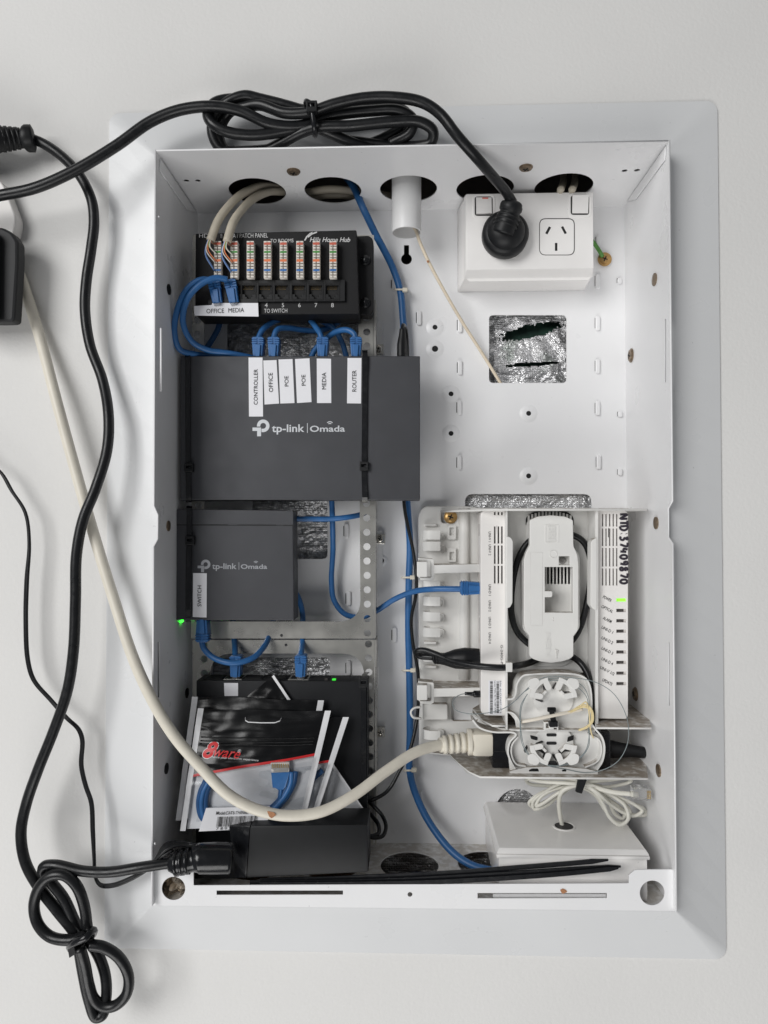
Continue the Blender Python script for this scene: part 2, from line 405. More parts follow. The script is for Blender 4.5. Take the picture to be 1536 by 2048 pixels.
def dimple(u, v, hole=2.3, big=8.5):
    c = U(u, v, 0)
    lathe('dimple', c, (0, -1, 0), [(big * .001, .00005), (big * .0007, .0009), (hole * .0016, .0013), (hole * .00105, .0013), (hole * .001, .0002)], M_cab, cab, 22, 60)
    lathe('hole', c, (0, -1, 0), [(hole * .00102, .0001), (hole * .00102, .0004)], M_hole, cab, 14)
for q in [(870, 655), (870, 698, 2.9), (902, 788), (902, 867), (1057, 827), (1057, 952), (758, 656, 2, 4), (763, 1121, 2.4, 6)]: dimple(*q)
def screw(c, axis, r, mat_, parent, dome=.45, cross=True, washer=None, rot=.4):
    c = Vector(c); ax = Vector(axis).normalized(); h = 0
    if washer:
        lathe('washer', c, ax, [(washer, .0001), (washer, .0008), (r * .8, .0011)], mat_, parent, 24); h = .0009
    hd = lathe('screw', c, ax, [(r, h), (r, h + r * .2), (r * .82, h + r * dome * .75), (r * .45, h + r * dome), (0, h + r * dome * 1.05)], mat_, parent, 20)
    if cross:
        e1 = ax.orthogonal().normalized(); e2 = ax.cross(e1)
        for k in (0, 1):
            d = (e1 * math.cos(rot + k * math.pi / 2) + e2 * math.sin(rot + k * math.pi / 2)); n_ = ax.cross(d)
            l, wd = r * .55, r * .13; z0, z1 = h + r * dome * .6, h + r * dome * 1.1
            q = [c + d * sx * l + n_ * sy * wd + ax * z for z in (z1, z0) for sx, sy in ((-1, 1), (1, 1), (1, -1), (-1, -1))]
            hexa('cross_slot', q, M_hole, hd if hd.parent and hd.parent.parent is None else parent)
# side walls
FR_YZ = Matrix(((0, 0, 1, 0), (1, 0, 0, 0), (0, 1, 0, 0), (0, 0, 0, 1)))
def yz(ring, X): return [(q.y, q.z) for q in (UX(u, v, X) for u, v in ring)]
TH = .0013
def nz_(v, u, X): return UX(u, v, X).z
lo = [(-D, ZT + TH), (-D, nz_(1012, 310, -XW)), (-D + .0095, nz_(1030, 320, -XW)), (-D + .0095, nz_(1078, 320, -XW)), (-D, nz_(1093, 309, -XW)), (-D, U(306, 1812, -D).z), (-.0985, U(306, 1812, -D).z), (-.0985, ZB), (0, ZB), (0, ZT + TH)]
lh = [yz(rect(320, 656, 324, 783), -XW), yz(rect(315.5, 1284, 319.5, 1395), -XW), yz(circ(318, 433, 2, 8), -XW), yz(circ(310, 1687, 2, 8, 3), -XW)]
me = sheet_mesh(lo, lh, TH, 0); me.transform(Matrix.Translation((-XW, 0, 0)) @ FR_YZ); link('side_panel', me, M_cab, cab)
ro = [(-D, ZT + TH), (-D, nz_(1002, 1347, XW)), (-D + .0085, nz_(1017, 1340, XW)), (-D + .0085, nz_(1075, 1339, XW)), (-D, nz_(1088, 1349, XW)), (-D, U(1352, 1824, -D).z), (-.0985, U(1352, 1824, -D).z), (-.0985, ZB), (0, ZB), (0, ZT + TH)]
rh = [yz(rect(1329, 638, 1332, 765), XW), yz(rect(1336, 1285, 1339, 1412), XW)]
me = sheet_mesh(ro, rh, TH, 0); me.transform(Matrix.Translation((XW + TH, 0, 0)) @ FR_YZ); link('side_panel', me, M_cab, cab)
# top and bottom sheets with round knock-outs
def xy(ring, Z): return [(q.x, q.y) for q in (UZ(u, v, Z) for u, v in ring)]
def hole_xy(u, v, Z, r=.0258):
    c = UZ(u, v, Z); return circ(c.x, c.y, r, 32)
th_ = [hole_xy(515, 384, ZT), hole_xy(666, 382, ZT), hole_xy(817, 379, ZT), hole_xy(970, 378, ZT), hole_xy(1127, 375, ZT)]
for q in ((373, 362), (396, 362), (1249, 342), (1274, 341)): c = UZ(q[0], q[1], ZT); th_.append(circ(c.x, c.y, .0026, 12))
me = sheet_mesh(rect(-XW, -D, XW, 0), th_, TH, 0); me.transform(Matrix.Translation((0, 0, ZT + TH))); link('top_panel', me, M_cab, cab)
bh_ = [hole_xy(819, 1730, ZB), hole_xy(974, 1728, ZB), hole_xy(664, 1730, ZB), hole_xy(510, 1731, ZB)]
me = sheet_mesh(rect(-XW, -.1085, XW, 0), bh_, TH, 0); me.transform(Matrix.Translation((0, 0, ZB))); link('bottom_panel', me, M_cabd, cab)
# upstanding lip along the bottom front
lipY = -.1095
lp = [(308, 1739), (387, 1739), (387, 1771), (1258, 1767), (1258, 1751), (1270, 1740), (1346, 1739), (1352, 1822), (306, 1811)]
plate('front_lip', rnd(lp, [0, 3, 2, 2, 2, 5, 4, 0, 0], 3), lipY, .0013, M_cab, cab,
      holes=[circ(347, 1777, 23.5, 32), circ(1304.5, 1786, 25, 32), rect(433, 1781, 686, 1790), rect(955, 1786, 1214, 1797), circ(820, 1789, 5, 14)])
plate('bridge_strip', rect(986, 1788, 1212, 1795), lipY + .0045, .001, M_cab, cab)
for u, v in ((1128, 1783), ): plate('rust_mark', rnd([(u - 8, v - 3), (u - 2, v - 6), (u + 4, v - 3), (u + 7, v + 1), (u + 2, v + 3), (u - 3, v + 5), (u - 6, v + 1)], 2), lipY - .0003, .0002, M_stain, cab)
# corner tabs folded over the side walls
for pts, X in (([(322, 318), (388, 417), (393, 425), (376, 420), (321, 341)], -XW + .0013), ([(1333, 294), (1331, 320), (1325, 328), (1273, 399), (1256, 403)], XW - .0002)):
    me = sheet_mesh(yz(pts, X), [], .0011, 0); me.transform(Matrix.Translation((X, 0, 0)) @ FR_YZ); link('corner_tab', me, M_cab, cab)
# sloped frame
def flange():
    ox, ot, ob_ = XW + .0507, ZT + .0487, ZB - .0517; r = .009; n = 7
    out = []; inn = []
    cs = [(ox - r, ot - r, 0, XW + TH, ZT + TH, -.0955), (-ox + r, ot - r, 90, -XW - TH, ZT + TH, -.0955), (-ox + r, ob_ + r, 180, -XW - TH, U(306, 1810, lipY).z, -.1075), (ox - r, ob_ + r, 270, XW + TH, U(1352, 1821, lipY).z, -.1075)]
    for x, z, a0, ix, iz, iy in cs:
        for k in range(n):
            a = math.radians(a0 + 90 * k / (n - 1)); out.append((x + r * math.cos(a), z + r * math.sin(a))); inn.append((ix, iy, iz))
    o2, i2 = [], []
    for k in range(len(out)):
        o2.append(out[k]); i2.append(inn[k])
        if k % n == n - 1:
            a, b = out[k], out[(k + 1) % len(out)]; c, d = inn[k], inn[(k + 1) % len(inn)]
            for q in range(1, 24):
                f = q / 24; o2.append((a[0] + (b[0] - a[0]) * f, a[1] + (b[1] - a[1]) * f)); i2.append(tuple(c[w_] + (d[w_] - c[w_]) * f for w_ in range(3)))
    out, inn = o2, i2
    N = len(out); V = []; F = []
    for x, z in out: V.append((x, -.0851, z))
    for x, z in out: V.append((x, -.0866, z))
    for p in inn: V.append(p)
    for p in inn: V.append((p[0], p[1] + .0012, p[2]))
    for k in range(N):
        j = (k + 1) % N
        F.append((k, j, N + j, N + k)); F.append((N + k, N + j, 2 * N + j, 2 * N + k))
        F.append((2 * N + k, 2 * N + j, 3 * N + j, 3 * N + k)); F.append((3 * N + k, 3 * N + j, j, k))
    me = bpy.data.meshes.new('flange'); me.from_pydata(V, [], F)
    bm = bmesh.new(); bm.from_mesh(me); bmesh.ops.remove_doubles(bm, verts=bm.verts, dist=1e-6); bmesh.ops.recalc_face_normals(bm, faces=bm.faces); bm.to_mesh(me); bm.free()
    link('flange', me, M_flange, cab)
flange()
# screws of the cabinet
for u, v in ((337, 579), (336, 1052), (373, 1386), (332, 1537)): screw(UX(u, v, -XW), (1, 0, 0), .0045, M_panel if v != 1052 else M_bronze, cab, .35, False)
for u, v, w_ in ((1310, 559, None), (1263, 711, .0065), (1313, 1046, None), (1272, 1388, .0062), (1318, 1541, None)):
    screw(UX(u, v, XW), (-1, 0, 0), .0052, M_bronze, cab, .3, w_ is not None, w_)
for u, v in ((587, 342), (1052, 334)): screw(UZ(u, v, ZT), (0, 0, -1), .005, M_bronze, cab, .3, True, .0058)
screw(U(901, 1034, -.0075), (0, -1, 0), .0048, M_brass, cab, .35, True, .0063)
screw(U(1209, 519, -.002), (0, -1, 0), .0045, M_brass, cab, .3, True, .0066)
for u, v in ((758, 698), (761, 1078), (761, 1465)):
    plate('square_nut', rnd(rect(u - 9, v - 10, u + 9, v + 10), 2), -.006, .006, M_galv, cab, bev=.0004)
    screw(U(u - 1, v, -.006), (0, -1, 0), .0037, M_zinc, cab, .5, True)
# a crumpled clear scrap seen through the left hole of the lip
V = []; F = []; n = 16
c0 = U(349, 1775, -.098)
for j in range(n + 1):
    for i in range(n + 1):
        x = c0.x + (i / n - .5) * .030; z = c0.z + (j / n - .5) * .026 + .002
        V.append((x, -.098 + .014 * noise.noise(Vector((i * .33, j * .27, 4.2))) + .004 * noise.noise(Vector((i * .9, j * .9, 1.2))), z))
for j in range(n):
    for i in range(n): k = j * (n + 1) + i; F.append((k, k + 1, k + n + 2, k + n + 1))
M_scrap = mat('crumpled_wrap', (188, 176, 160), .12, var=.45, vscale=90, metal=.35)
tag(pyd('plastic_scrap', V, F, M_scrap, None, fix=False), 'crumpled shiny plastic scrap inside the left lip hole', 'plastic')

# ------------------------------------------------------------------ galvanised mounting frames
def hole_col(u0, v0, u1, v1, n, r=7.2):
    return [circ(u0 + (u1 - u0) * k / (n - 1), v0 + (v1 - v0) * k / (n - 1), r, 16) for k in range(n)]
FY = -.031
fr1 = thing('mounting_frame', 'galvanised steel hole-punched frame carrying the patch panel and switches', 'frame', U(565, 1277, FY), 'galvanised mounting frames')
plate('frame_plate', rnd([(385, 470), (748, 470), (746, 1277), (382, 1277)], 2), FY, .0014, M_galv, fr1,
      holes=[rnd([(408, 500), (716, 500), (721, 1243), (408, 1243)], [20, 20, 44, 20], 8)] + hole_col(733, 636, 734, 692, 3) + hole_col(733, 1007, 735, 1266, 10) + hole_col(395, 640, 397, 1240, 22) + [circ(563, 1271, 3, 10)])
hexa('folded_edge', [U(746.5, 600, FY), U(751.5, 600, FY), U(751.5, 1276, FY), U(746.5, 1276, FY)] + [U(746.5, 600, FY) + Vector((0, .029, 0)), U(751.5, 600, FY) + Vector((0, .029, 0)), U(751.5, 1276, FY) + Vector((0, .029, 0)), U(746.5, 1276, FY) + Vector((0, .029, 0))], M_galv, fr1)
for v in (1120, 700): plate('fixing_ear', rnd(rect(751.5, v - 58, 765, v + 26), 3), -.004, .003, M_cab, fr1, holes=[])
fr2 = thing('mounting_frame', 'galvanised steel hole-punched frame behind the black router', 'frame', U(570, 1690, FY), 'galvanised mounting frames')
plate('frame_plate', rnd([(385, 1280), (749, 1280), (747, 1690), (385, 1690)], 2), FY + .002, .0014, M_galv, fr2,
      holes=[rnd([(420, 1307), (728, 1307), (730, 1660), (425, 1660)], [46, 46, 20, 20], 8)] + hole_col(737, 1288, 741, 1598, 12) + hole_col(408, 1290, 410, 1600, 12) + [circ(572, 1290, 3, 10)])
hexa('folded_edge', [U(749.5, 1280, FY), U(753, 1280, FY), U(753, 1690, FY), U(749.5, 1690, FY)] + [U(749.5, 1280, FY) + Vector((0, .029, 0)), U(753, 1280, FY) + Vector((0, .029, 0)), U(753, 1690, FY) + Vector((0, .029, 0)), U(749.5, 1690, FY) + Vector((0, .029, 0))], M_galv, fr2)

# ================================================================== patch panel
PY = -.061
pp = thing('patch_bay', 'black eight-port patch panel with white punch-down blocks', 'patch panel', U(550, 630, -.04))
plate('body', rnd([(391, 467), (713, 460), (718, 628), (390, 630)], 3), PY, .029, M_panel, pp, bev=.0006)
plate('mounting_wing', rnd([(712, 472), (738, 471), (746, 478), (747, 622), (740, 631), (712, 628)], 4), -.046, .014, M_panel, pp, bev=.0006)
for v in (521, 606):
    lathe('push_rivet', U(731, v, -.046), (0, -1, 0), [(.0048, .0001), (.0046, .0012), (.0030, .0020), (.0028, .0034), (.0016, .0040), (0, .0041)], M_blackg, pp, 18)
M_st = {'r': mat('stripe_red', (192, 92, 70), .5), 'g': mat('stripe_green', (70, 140, 62), .5), 'o': mat('stripe_orange', (222, 120, 72), .5), 'b': mat('stripe_blue', (44, 108, 176), .5)}
M_idc = mat('idc_white', (222, 216, 208), .45, var=.06, vscale=600)
for k, u in enumerate((434.5, 467.5, 500, 534, 566, 599, 632, 665.5)):
    Yb = -.0705
    b = plate('punch_block', rect(u - 6.5, 482, u + 7.5, 556), Yb + .0025, .0075, M_idc, pp)
    V = []; F = []
    for i in range(13):                                   # two rows of teeth
        for sx in (-1, 1):
            a, c = (u - 6.3, u - .9) if sx < 0 else (u + 1.7, u + 7.3)
            v0 = 482.2 + i * 5.75; q = len(V)
            for Y in (Yb, Yb + .0027):
                for (uu, vv) in ((a, v0), (c, v0), (c, v0 + 3.6), (a, v0 + 3.6)): V.append(U(uu, vv, Y))
            F += [(q, q + 1, q + 2, q + 3), (q, q + 4, q + 5, q + 1), (q + 1, q + 5, q + 6, q + 2), (q + 2, q + 6, q + 7, q + 3), (q + 3, q + 7, q + 4, q)]
    pyd('teeth', V, F, M_idc, b)
    for key, v, hh in (('r', 487, 5), ('g', 503.5, 4), ('o', 520.5, 5), ('b', 540, 4)):
        wob = random.uniform(-.6, .6)
        plate('colour_stripe', [(u - 6 + wob, v - hh / 2 + .6), (u + 6.8, v - hh / 2 + wob * .4), (u + 6.8, v + hh / 2), (u - 6, v + hh / 2 + wob * .5)], Yb - .0002, .0008, M_st[key], b)
# row of jacks
ports = []
for u in (468, 497.5, 530.5, 563, 597.5, 631.5, 664.5):
    ports.append([(u - 13, 571), (u + 13, 571), (u + 13, 588), (u + 7, 588), (u + 7, 593), (u + 3.5, 593), (u + 3.5, 597), (u - 3.5, 597), (u - 3.5, 593), (u - 7, 593), (u - 7, 588), (u - 13, 588)])
hs = plate('jack_housing', rnd([(420, 561), (690, 559), (690, 602), (420, 604)], 2), PY - .0030, .0029, M_black, pp, holes=ports, bev=.0003)
for q in ports:
    plate('jack_recess', q, PY - .0002, .0002, M_hole, pp)
    u = (q[0][0] + q[1][0]) / 2
    V = []; F = []
    for i in range(8):
        uu = u - 9 + i * 2.5; a, b_ = U(uu, 573, PY - .0004), U(uu + .8, 573, PY - .0004); z = len(V)
        V += [a, b_, b_ + Vector((0, -.0018, -.0035)), a + Vector((0, -.0018, -.0035))]; F.append((z, z + 1, z + 2, z + 3))
    pyd('contacts', V, F, M_gold if u > 480 else M_hole, hs, fix=False)
    plate('jack_rim', rnd(rect(u - 15, 566, u + 15, 600), 1), PY - .0034, .0006, M_panel, pp, holes=[rect(u - 13.4, 569.5, u + 13.4, 597.6)])
    plate('keyway', rect(u - 16.8, 561, u - 13.6, 566), PY - .0033, .0006, M_hole, pp)
# printing
text('HDM', 413, 471.5, PY, M_print, pp, 30, 8)
text('8 DATA / PATCH PANEL', 488.5, 471.5, PY, M_print, pp, 97, 9)
text('TO ROOMS', 564, 481.5, PY, M_print, pp, 47, 7.5)
text('Hills Home Hub', 660, 479.5, PY, M_print, pp, 82, 9.5, rot=-1, bold=.012, shear=.28)
plate('swoosh', [(608, 481), (612, 473), (619, 466.5), (626, 463), (624, 466), (616, 472), (611, 481)], PY - .0002, .0002, M_print, pp)
plate('swoosh', [(614, 474), (620, 468), (634, 462.5), (634, 465.5), (624, 469), (617, 475)], PY - .0002, .0002, M_print, pp)
for n_, u in ((4, 532.5), (5, 566), (6, 599), (7, 632), (8, 665)): text(str(n_), u, 610.5, PY, M_print, pp, None, 8.5)
text('TO SWITCH', 551.5, 621.5, PY, M_print, pp, 47, 8)
lb = plate('name_label', [(388, 612), (423, 610), (425, 606), (516, 606), (517, 633), (389, 631)], PY - .0040, .0004, M_paper, pp)
plate('label_ledge', [(416, 600), (516, 597), (516, 606), (432, 606), (430, 609), (416, 608)], PY - .0036, .0034, M_black, pp)
text('OFFICE', 430.5, 622, PY - .0041, M_ink, lb, 36, 9, rot=1)
text('MEDIA', 472.5, 620.5, PY - .0041, M_ink, lb, 32, 9, rot=1)
# feed cables in from the top knock-out
def feed(pts, label, wires):
    t = thing('data_cable', label, 'cable', U(*pts[-1]), 'beige feed cables into the patch panel')
    tube('cord', pts, .0037, M_grey, t)
    e = pts[-1]
    for c_, dx, dv, b_ in wires:
        tube('core_wire', [(e[0] + dx, e[1] - 4, e[2]), (e[0] + dx * 1.8 - 3, e[1] + dv * .45, e[2] - .001), (e[0] + b_, e[1] + dv, -.0715)], .0006, c_, t, n=6, sub=5)
Mw_b = mat('wire_blue_white', (110, 140, 190), .5); Mw_o = mat('wire_orange', (214, 128, 84), .5); Mw_g = mat('wire_green', (86, 150, 84), .5); Mw_br = mat('wire_brown', (120, 84, 64), .5); Mw_w = mat('wire_white', (214, 208, 200), .5)
WS = [(Mw_b, -4, 61, 8), (Mw_w, -3, 44, 9), (Mw_o, -1, 41, 11), (Mw_g, 0, 24, 11), (Mw_w, 1, 27, 12), (Mw_br, 3, 9, 12), (Mw_b, -4, 56, 6)]
feed([(600, 352, .01), (562, 374, -.022), (522, 373, -.036), (486, 387, -.05), (455, 415, -.064), (435, 444, -.072), (421, 481, -.074)], 'left beige data cable curving from cabinet top into patch panel', WS)
feed([(610, 360, .012), (572, 382, -.02), (538, 383, -.034), (506, 398, -.046), (480, 424, -.06), (464, 450, -.071), (454, 484, -.074)], 'right beige data cable curving from cabinet top into patch panel', WS)

# ================================================================== RJ45 plugs and blue patch cords
def rj(parent, u, v, Y, d, L=42, W=22, m=None, T=.0115):
    """moulded plug: d = unit direction in the picture from cable to jack; (u, v) is the middle of the jack-side end"""
    m = m or M_blue_d
    dx, dv = d; nx_, nv = -dv, dx
    def q(a, b): return (u - dx * a + nx_ * b, v - dv * a + nv * b)
    h = W / 2
    o = plate('plug', rnd([q(0, -h * .86), q(0, h * .86), q(L * .6, h), q(L * .64, h), q(L, h * .9), q(L, -h * .9), q(L * .64, -h), q(L * .6, -h)], 1.2, 2), Y, T, m, parent, bev=.0006)
    plate('latch', rnd([q(-1, -h * .34), q(-1, h * .34), q(L * .55, h * .5), q(L * .6, h * .5), q(L * .6, -h * .5), q(L * .55, -h * .5)], .8, 2), Y - .0018, .0019, m, o, bev=.0003)
    for k in range(3):
        a0 = L * (.66 + k * .11)
        for s in (-1, 1):
            plate('ridge', rnd([q(a0, s * h * .16), q(a0, s * h * 1.06), q(a0 + L * .06, s * h * 1.06), q(a0 + L * .06, s * h * .16)], .4, 1), Y - .0011, .0012 + T * .9, m, o)
    plate('nose', [q(-7, -h * .6), q(-7, h * .6), q(1, h * .6), q(1, -h * .6)], Y + .002, T * .6, M_clear, o)
    return o
def cord(label, pts, group='blue patch cords', r=.0026, ends=(), m=None, name='ethernet_cable'):
    t = thing(name, label, 'cable', U(*pts[0][:3]), group)
    tube('cord', pts, r, m or M_blue, t)
    for e in ends: rj(t, *e)
    return t
DN = (0, 1); SWY = -.0575
cord('blue patch cord plugged in above the CONTROLLER label', [(600, 622, -.03), (572, 634, -.036), (545, 645, -.042), (525, 660, -.05), (516, 678, -.052)], ends=[(515, 712, SWY, DN, 39)])
cord('blue patch cord plugged in above the OFFICE label of large switch', [(690, 632, -.02), (668, 650, -.022), (640, 661, -.026), (605, 660, -.032), (575, 656, -.042), (554, 660, -.05), (547, 678, -.052)], ends=[(546.5, 712, SWY, DN, 39)])
cord('blue patch cord plugged in above the MEDIA label', [(604, 622, -.03), (617, 636, -.036), (630, 652, -.046), (640, 667, -.051), (643, 678, -.052)], ends=[(644.5, 712, SWY, DN, 39)])
cord('blue patch cord plugged in above the ROUTER label', [(618, 725, -.026), (630, 700, -.03), (650, 680, -.036), (672, 664, -.044), (694, 660, -.05), (708, 668, -.052), (711, 680, -.052)], ends=[(711.5, 712, SWY, DN, 39)])
cord('dark blue cord dropping behind large switch beside ROUTER plug', [(612, 626, -.026), (635, 638, -.026), (665, 655, -.026), (684, 685, -.024), (694, 722, -.022), (698, 780, -.02)])
cord('short blue cord crossing behind the left edge of mounting frame', [(442, 632, -.02), (437, 655, -.018), (424, 680, -.018), (408, 706, -.018), (400, 740, -.018)])
# office and media leads looping from the panel front
UPD = (0, 1)
t = cord('blue cord looping left from the OFFICE jack of patch panel', [(424, 562, -.0735), (405, 559, -.076), (378, 574, -.077), (356, 615, -.077), (349, 665, -.073), (360, 699, -.066), (390, 708, -.058), (425, 712, -.045), (470, 716, -.036), (520, 730, -.03)])
rj(t, 434, 604, PY - .0075, (.17, .985), 44, 22, None, .010)
t = cord('blue cord looping left from the MEDIA jack of patch panel', [(455, 559, -.0735), (432, 556, -.077), (402, 568, -.079), (374, 600, -.078), (366, 645, -.073), (383, 682, -.066), (415, 700, -.060), (455, 706, -.056), (500, 715, -.05), (540, 730, -.03)])
rj(t, 467, 603, PY - .0075, (.19, .982), 46, 22, None, .010)
# lower leads
cord('blue cord leaving the small switch towards the perforated strip', [(570, 1037, -.04), (620, 1038, -.037), (660, 1038, -.036), (698, 1034, -.0345), (724, 1028, -.024), (745, 1015, -.015)])
t = cord('long blue cord hanging beside foil then crossing to fibre terminal', [(663, 985, -.03), (665, 1040, -.025), (666, 1100, -.016), (663, 1160, -.014), (668, 1200, -.014), (690, 1228, -.014), (722, 1234, -.012), (752, 1222, -.016), (790, 1198, -.024), (828, 1183, -.034), (870, 1178, -.047), (905, 1178, -.052), (925, 1178, -.0535)])
rj(t, 964, 1177, -.058, (1, 0), 43, 26)
cord('blue cord curving behind galvanised bar into router right-hand port', [(576, 1172, -.03), (594, 1190, -.022), (604, 1220, -.021), (606, 1255, -.022), (605, 1285, -.029), (602, 1308, -.045), (601, 1318, -.048)], ends=[(600.5, 1354, -.0535, DN, 43)])
cord('short blue cord into the left-hand port of router', [(466, 1240, -.022), (468, 1275, -.026), (470, 1298, -.040), (470, 1318, -.047)], ends=[(470, 1354, -.0535, DN, 42)])
t = cord('blue cord dipping from underside plug of the small switch', [(403, 1280, -.054), (408, 1297, -.056), (430, 1317, -.06), (468, 1326, -.062), (505, 1316, -.056), (530, 1290, -.040), (541, 1262, -.023), (548, 1235, -.02)])
rj(t, 403, 1240, -.0585, (0, -1), 45, 24)
# main blue cable down the cabinet
t = thing('data_cable', 'thick blue cable running down the whole cabinet back', 'cable', U(970, 1740, -.05))
tube('cord', [(690, 352, .0), (707, 374, -.022), (727, 418, -.03), (752, 470, -.02), (783, 530, -.012), (800, 580, -.010), (806, 640, -.010), (810, 700, -.0105), (812, 850, -.0105), (814, 1000, -.0105), (820, 1090, -.0105), (818, 1160, -.0105), (817, 1260, -.0105), (819, 1350, -.0105), (820, 1460, -.0105), (820, 1545, -.011), (834, 1595, -.014), (862, 1650, -.022), (905, 1704, -.034), (945, 1731, -.044), (985, 1742, -.05)], .0034, M_blue, t, sub=8)
def cliptie(u, v, Y=-.0145):
    tube('cable_clip', [(u - 13, v, -.002), (u - 9, v, Y + .002), (u, v, Y), (u + 8, v, Y + .002), (u + 12, v, -.003)], .0010, M_tie_w, t, n=6)
    plate('clip_lock', rect(u + 3, v - 4, u + 13, v + 4), Y - .001, .004, M_tie_w, t, bev=.0004)
for u, v in ((802, 579), (817, 1155), (818, 1341), (820, 1541)): cliptie(u, v)

# ================================================================== large switch
sw = thing('network_switch', 'large dark grey network switch with six white port labels', 'switch', U(600, 1000, -.045), 'dark grey network switches')
plate('case', rnd(rect(360, 712, 840, 1000), 1.5), -.0600, .0262, M_dev, sw, bev=.0007)
def sticker(parent, pts, word, Y, cu_, cv_, w, h, rot):
    o = plate('port_label', pts, Y - .0002, .0003, M_paper, parent)
    text(word, cu_, cv_, Y - .0003, M_ink, o, w, h, rot, bold=.001)
SY = -.0600
sticker(sw, [(497, 715), (525, 715), (526, 833), (498, 833)], 'CONTROLLER', SY, 511.5, 774, 72, 8, 90)
sticker(sw, [(526.5, 721), (553, 720), (558, 807), (529, 809)], 'OFFICE', SY, 541.5, 765, 39, 8.5, 92)
sticker(sw, [(557, 719), (585, 718), (589, 806), (560.5, 807)], 'POE', SY, 573, 762.5, 21, 8, 92)
sticker(sw, [(590, 718), (619, 716.5), (623, 804), (594, 806)], 'POE', SY, 607, 760.5, 22, 8, 92)
sticker(sw, [(633.5, 717), (662, 717.5), (662.5, 806), (634, 806)], 'MEDIA', SY, 648, 762, 34, 8.5, 90)
sticker(sw, [(695, 716), (723, 716), (722, 807), (694, 806.5)], 'ROUTER', SY, 708.5, 762, 43, 8.5, 90)
def brand(parent, u, v, k, Y, grey):
    """mark and name, (u, v) centre of the mark, k = scale"""
    f = lambda a, b: (u + a * k, v + b * k)
    arc = lambda r, a0, a1, n, c=(4.5, -4.5): [f(c[0] + r * math.cos(math.radians(a0 + (a1 - a0) * i / n)), c[1] + r * math.sin(math.radians(a0 + (a1 - a0) * i / n))) for i in range(n + 1)]
    plate('brand_mark', [f(-8.5, -3), f(-8.5, -6)] + arc(13, 180, 450, 22) + [f(1, 8.5), f(1, 1.5)] + arc(6, 90, -90, 10) + arc(6, -90, -180, 5) + [f(-1.5, -3)], Y - .0002, .0002, grey, parent)
    plate('brand_mark', [f(-17.5, -1), f(0, -1), f(0, 17), f(-8, 17), f(-8, 6), f(-17.5, 6)], Y - .0002, .0002, grey, parent)
    a = f(56, 3); text('tp-link', a[0], a[1], Y, grey, parent, 68 * k, 21 * k, bold=.018)
    plate('divider', rect(*f(95, -10), *f(96.3, 10)), Y - .0002, .0002, grey, parent)
    a = f(137, 1.5); text('Omada', a[0], a[1], Y, grey, parent, 73 * k, 13 * k, bold=.018)
    for r in (4.5, 8): plate('signal_arc', arc(r, -140, -40, 8, (142, -6)) + arc(r - 1.8, -40, -140, 8, (142, -6)), Y - .0002, .0002, grey, parent)
brand(sw, 522, 856, .97, SY, M_silver)
for v in (1001.5,):
    V = []
pw = thing('power_lead', 'black barrel plug and lead standing on top of large switch', 'power lead', U(803, 712, -.045), 'low voltage power leads')
tube('plug_boot', [(803, 716, -.05, .0042), (803, 690, -.05, .0042), (804.5, 672, -.05, .0033), (805, 658, -.05, .0027)], .004, M_black, pw)
tube('lead', [(805, 660, -.05), (806, 650, -.045), (812, 660, -.03), (815, 700, -.024), (812, 850, -.02), (808, 1004, -.02), (815, 1050, -.018), (826, 1100, -.018), (833, 1165, -.02), (831, 1195, -.02), (823, 1235, -.018), (825, 1280, -.018), (836, 1345, -.02), (837, 1400, -.02), (832, 1450, -.022), (818, 1505, -.03), (800, 1540, -.035), (775, 1582, -.04), (745, 1600, -.045), (728, 1605, -.04)], .0016, M_cord, pw)
def strap(label, pts, head, w=.0046, group='black cable ties strapping the switches', tail=None):
    """flat black strap lying on a device; pts (u, v, Y)"""
    t = thing('cable_tie', label, 'cable tie', U(*pts[-1]), group)
    def band(name, pts, parent, m):
        C = smooth_path([U(*p) for p in pts], 4); V = []; F = []
        for i, c in enumerate(C):
            for s, y in ((-1, 0), (1, 0), (1, -.0013), (-1, -.0013)): V.append(c + Vector((s * w / 2, y, 0)))
        for i in range(len(C) - 1):
            for k in range(4): F.append((i * 4 + k, i * 4 + (k + 1) % 4, i * 4 + 4 + (k + 1) % 4, i * 4 + 4 + k))
        F += [(0, 1, 2, 3), tuple(range(len(V) - 4, len(V)))]
        return pyd(name, V, F, m, parent)
    band('strap', pts, t, M_blackg)
    if tail: band('tail', tail, t, M_blackg)
    hu, hv, hY = head
    plate('lock_head', rnd(rect(hu - 9, hv - 9, hu + 9, hv + 9), 2), hY - .0042, .0042, M_black, t, bev=.0005, holes=[rect(hu - 5, hv - 4, hu + 5, hv + 1.5)])
    return t
strap('black cable tie down the left end of large switch', [(376, 706, -.04), (376, 710, -.0605), (376, 740, -.0605), (377, 925, -.0605)], (377, 935, -.0602), tail=[(377, 940, -.0605), (377.5, 970, -.0612), (378, 1001, -.0605), (378, 1004, -.04)])
strap('black cable tie across large switch right of ROUTER label', [(729, 703, -.034), (730, 706, -.0605), (730, 760, -.0605), (728.5, 922, -.0605)], (728, 932, -.0602), tail=[(728.5, 940, -.0605), (729, 970, -.0605), (730, 1001, -.0605), (730, 1006, -.034)])
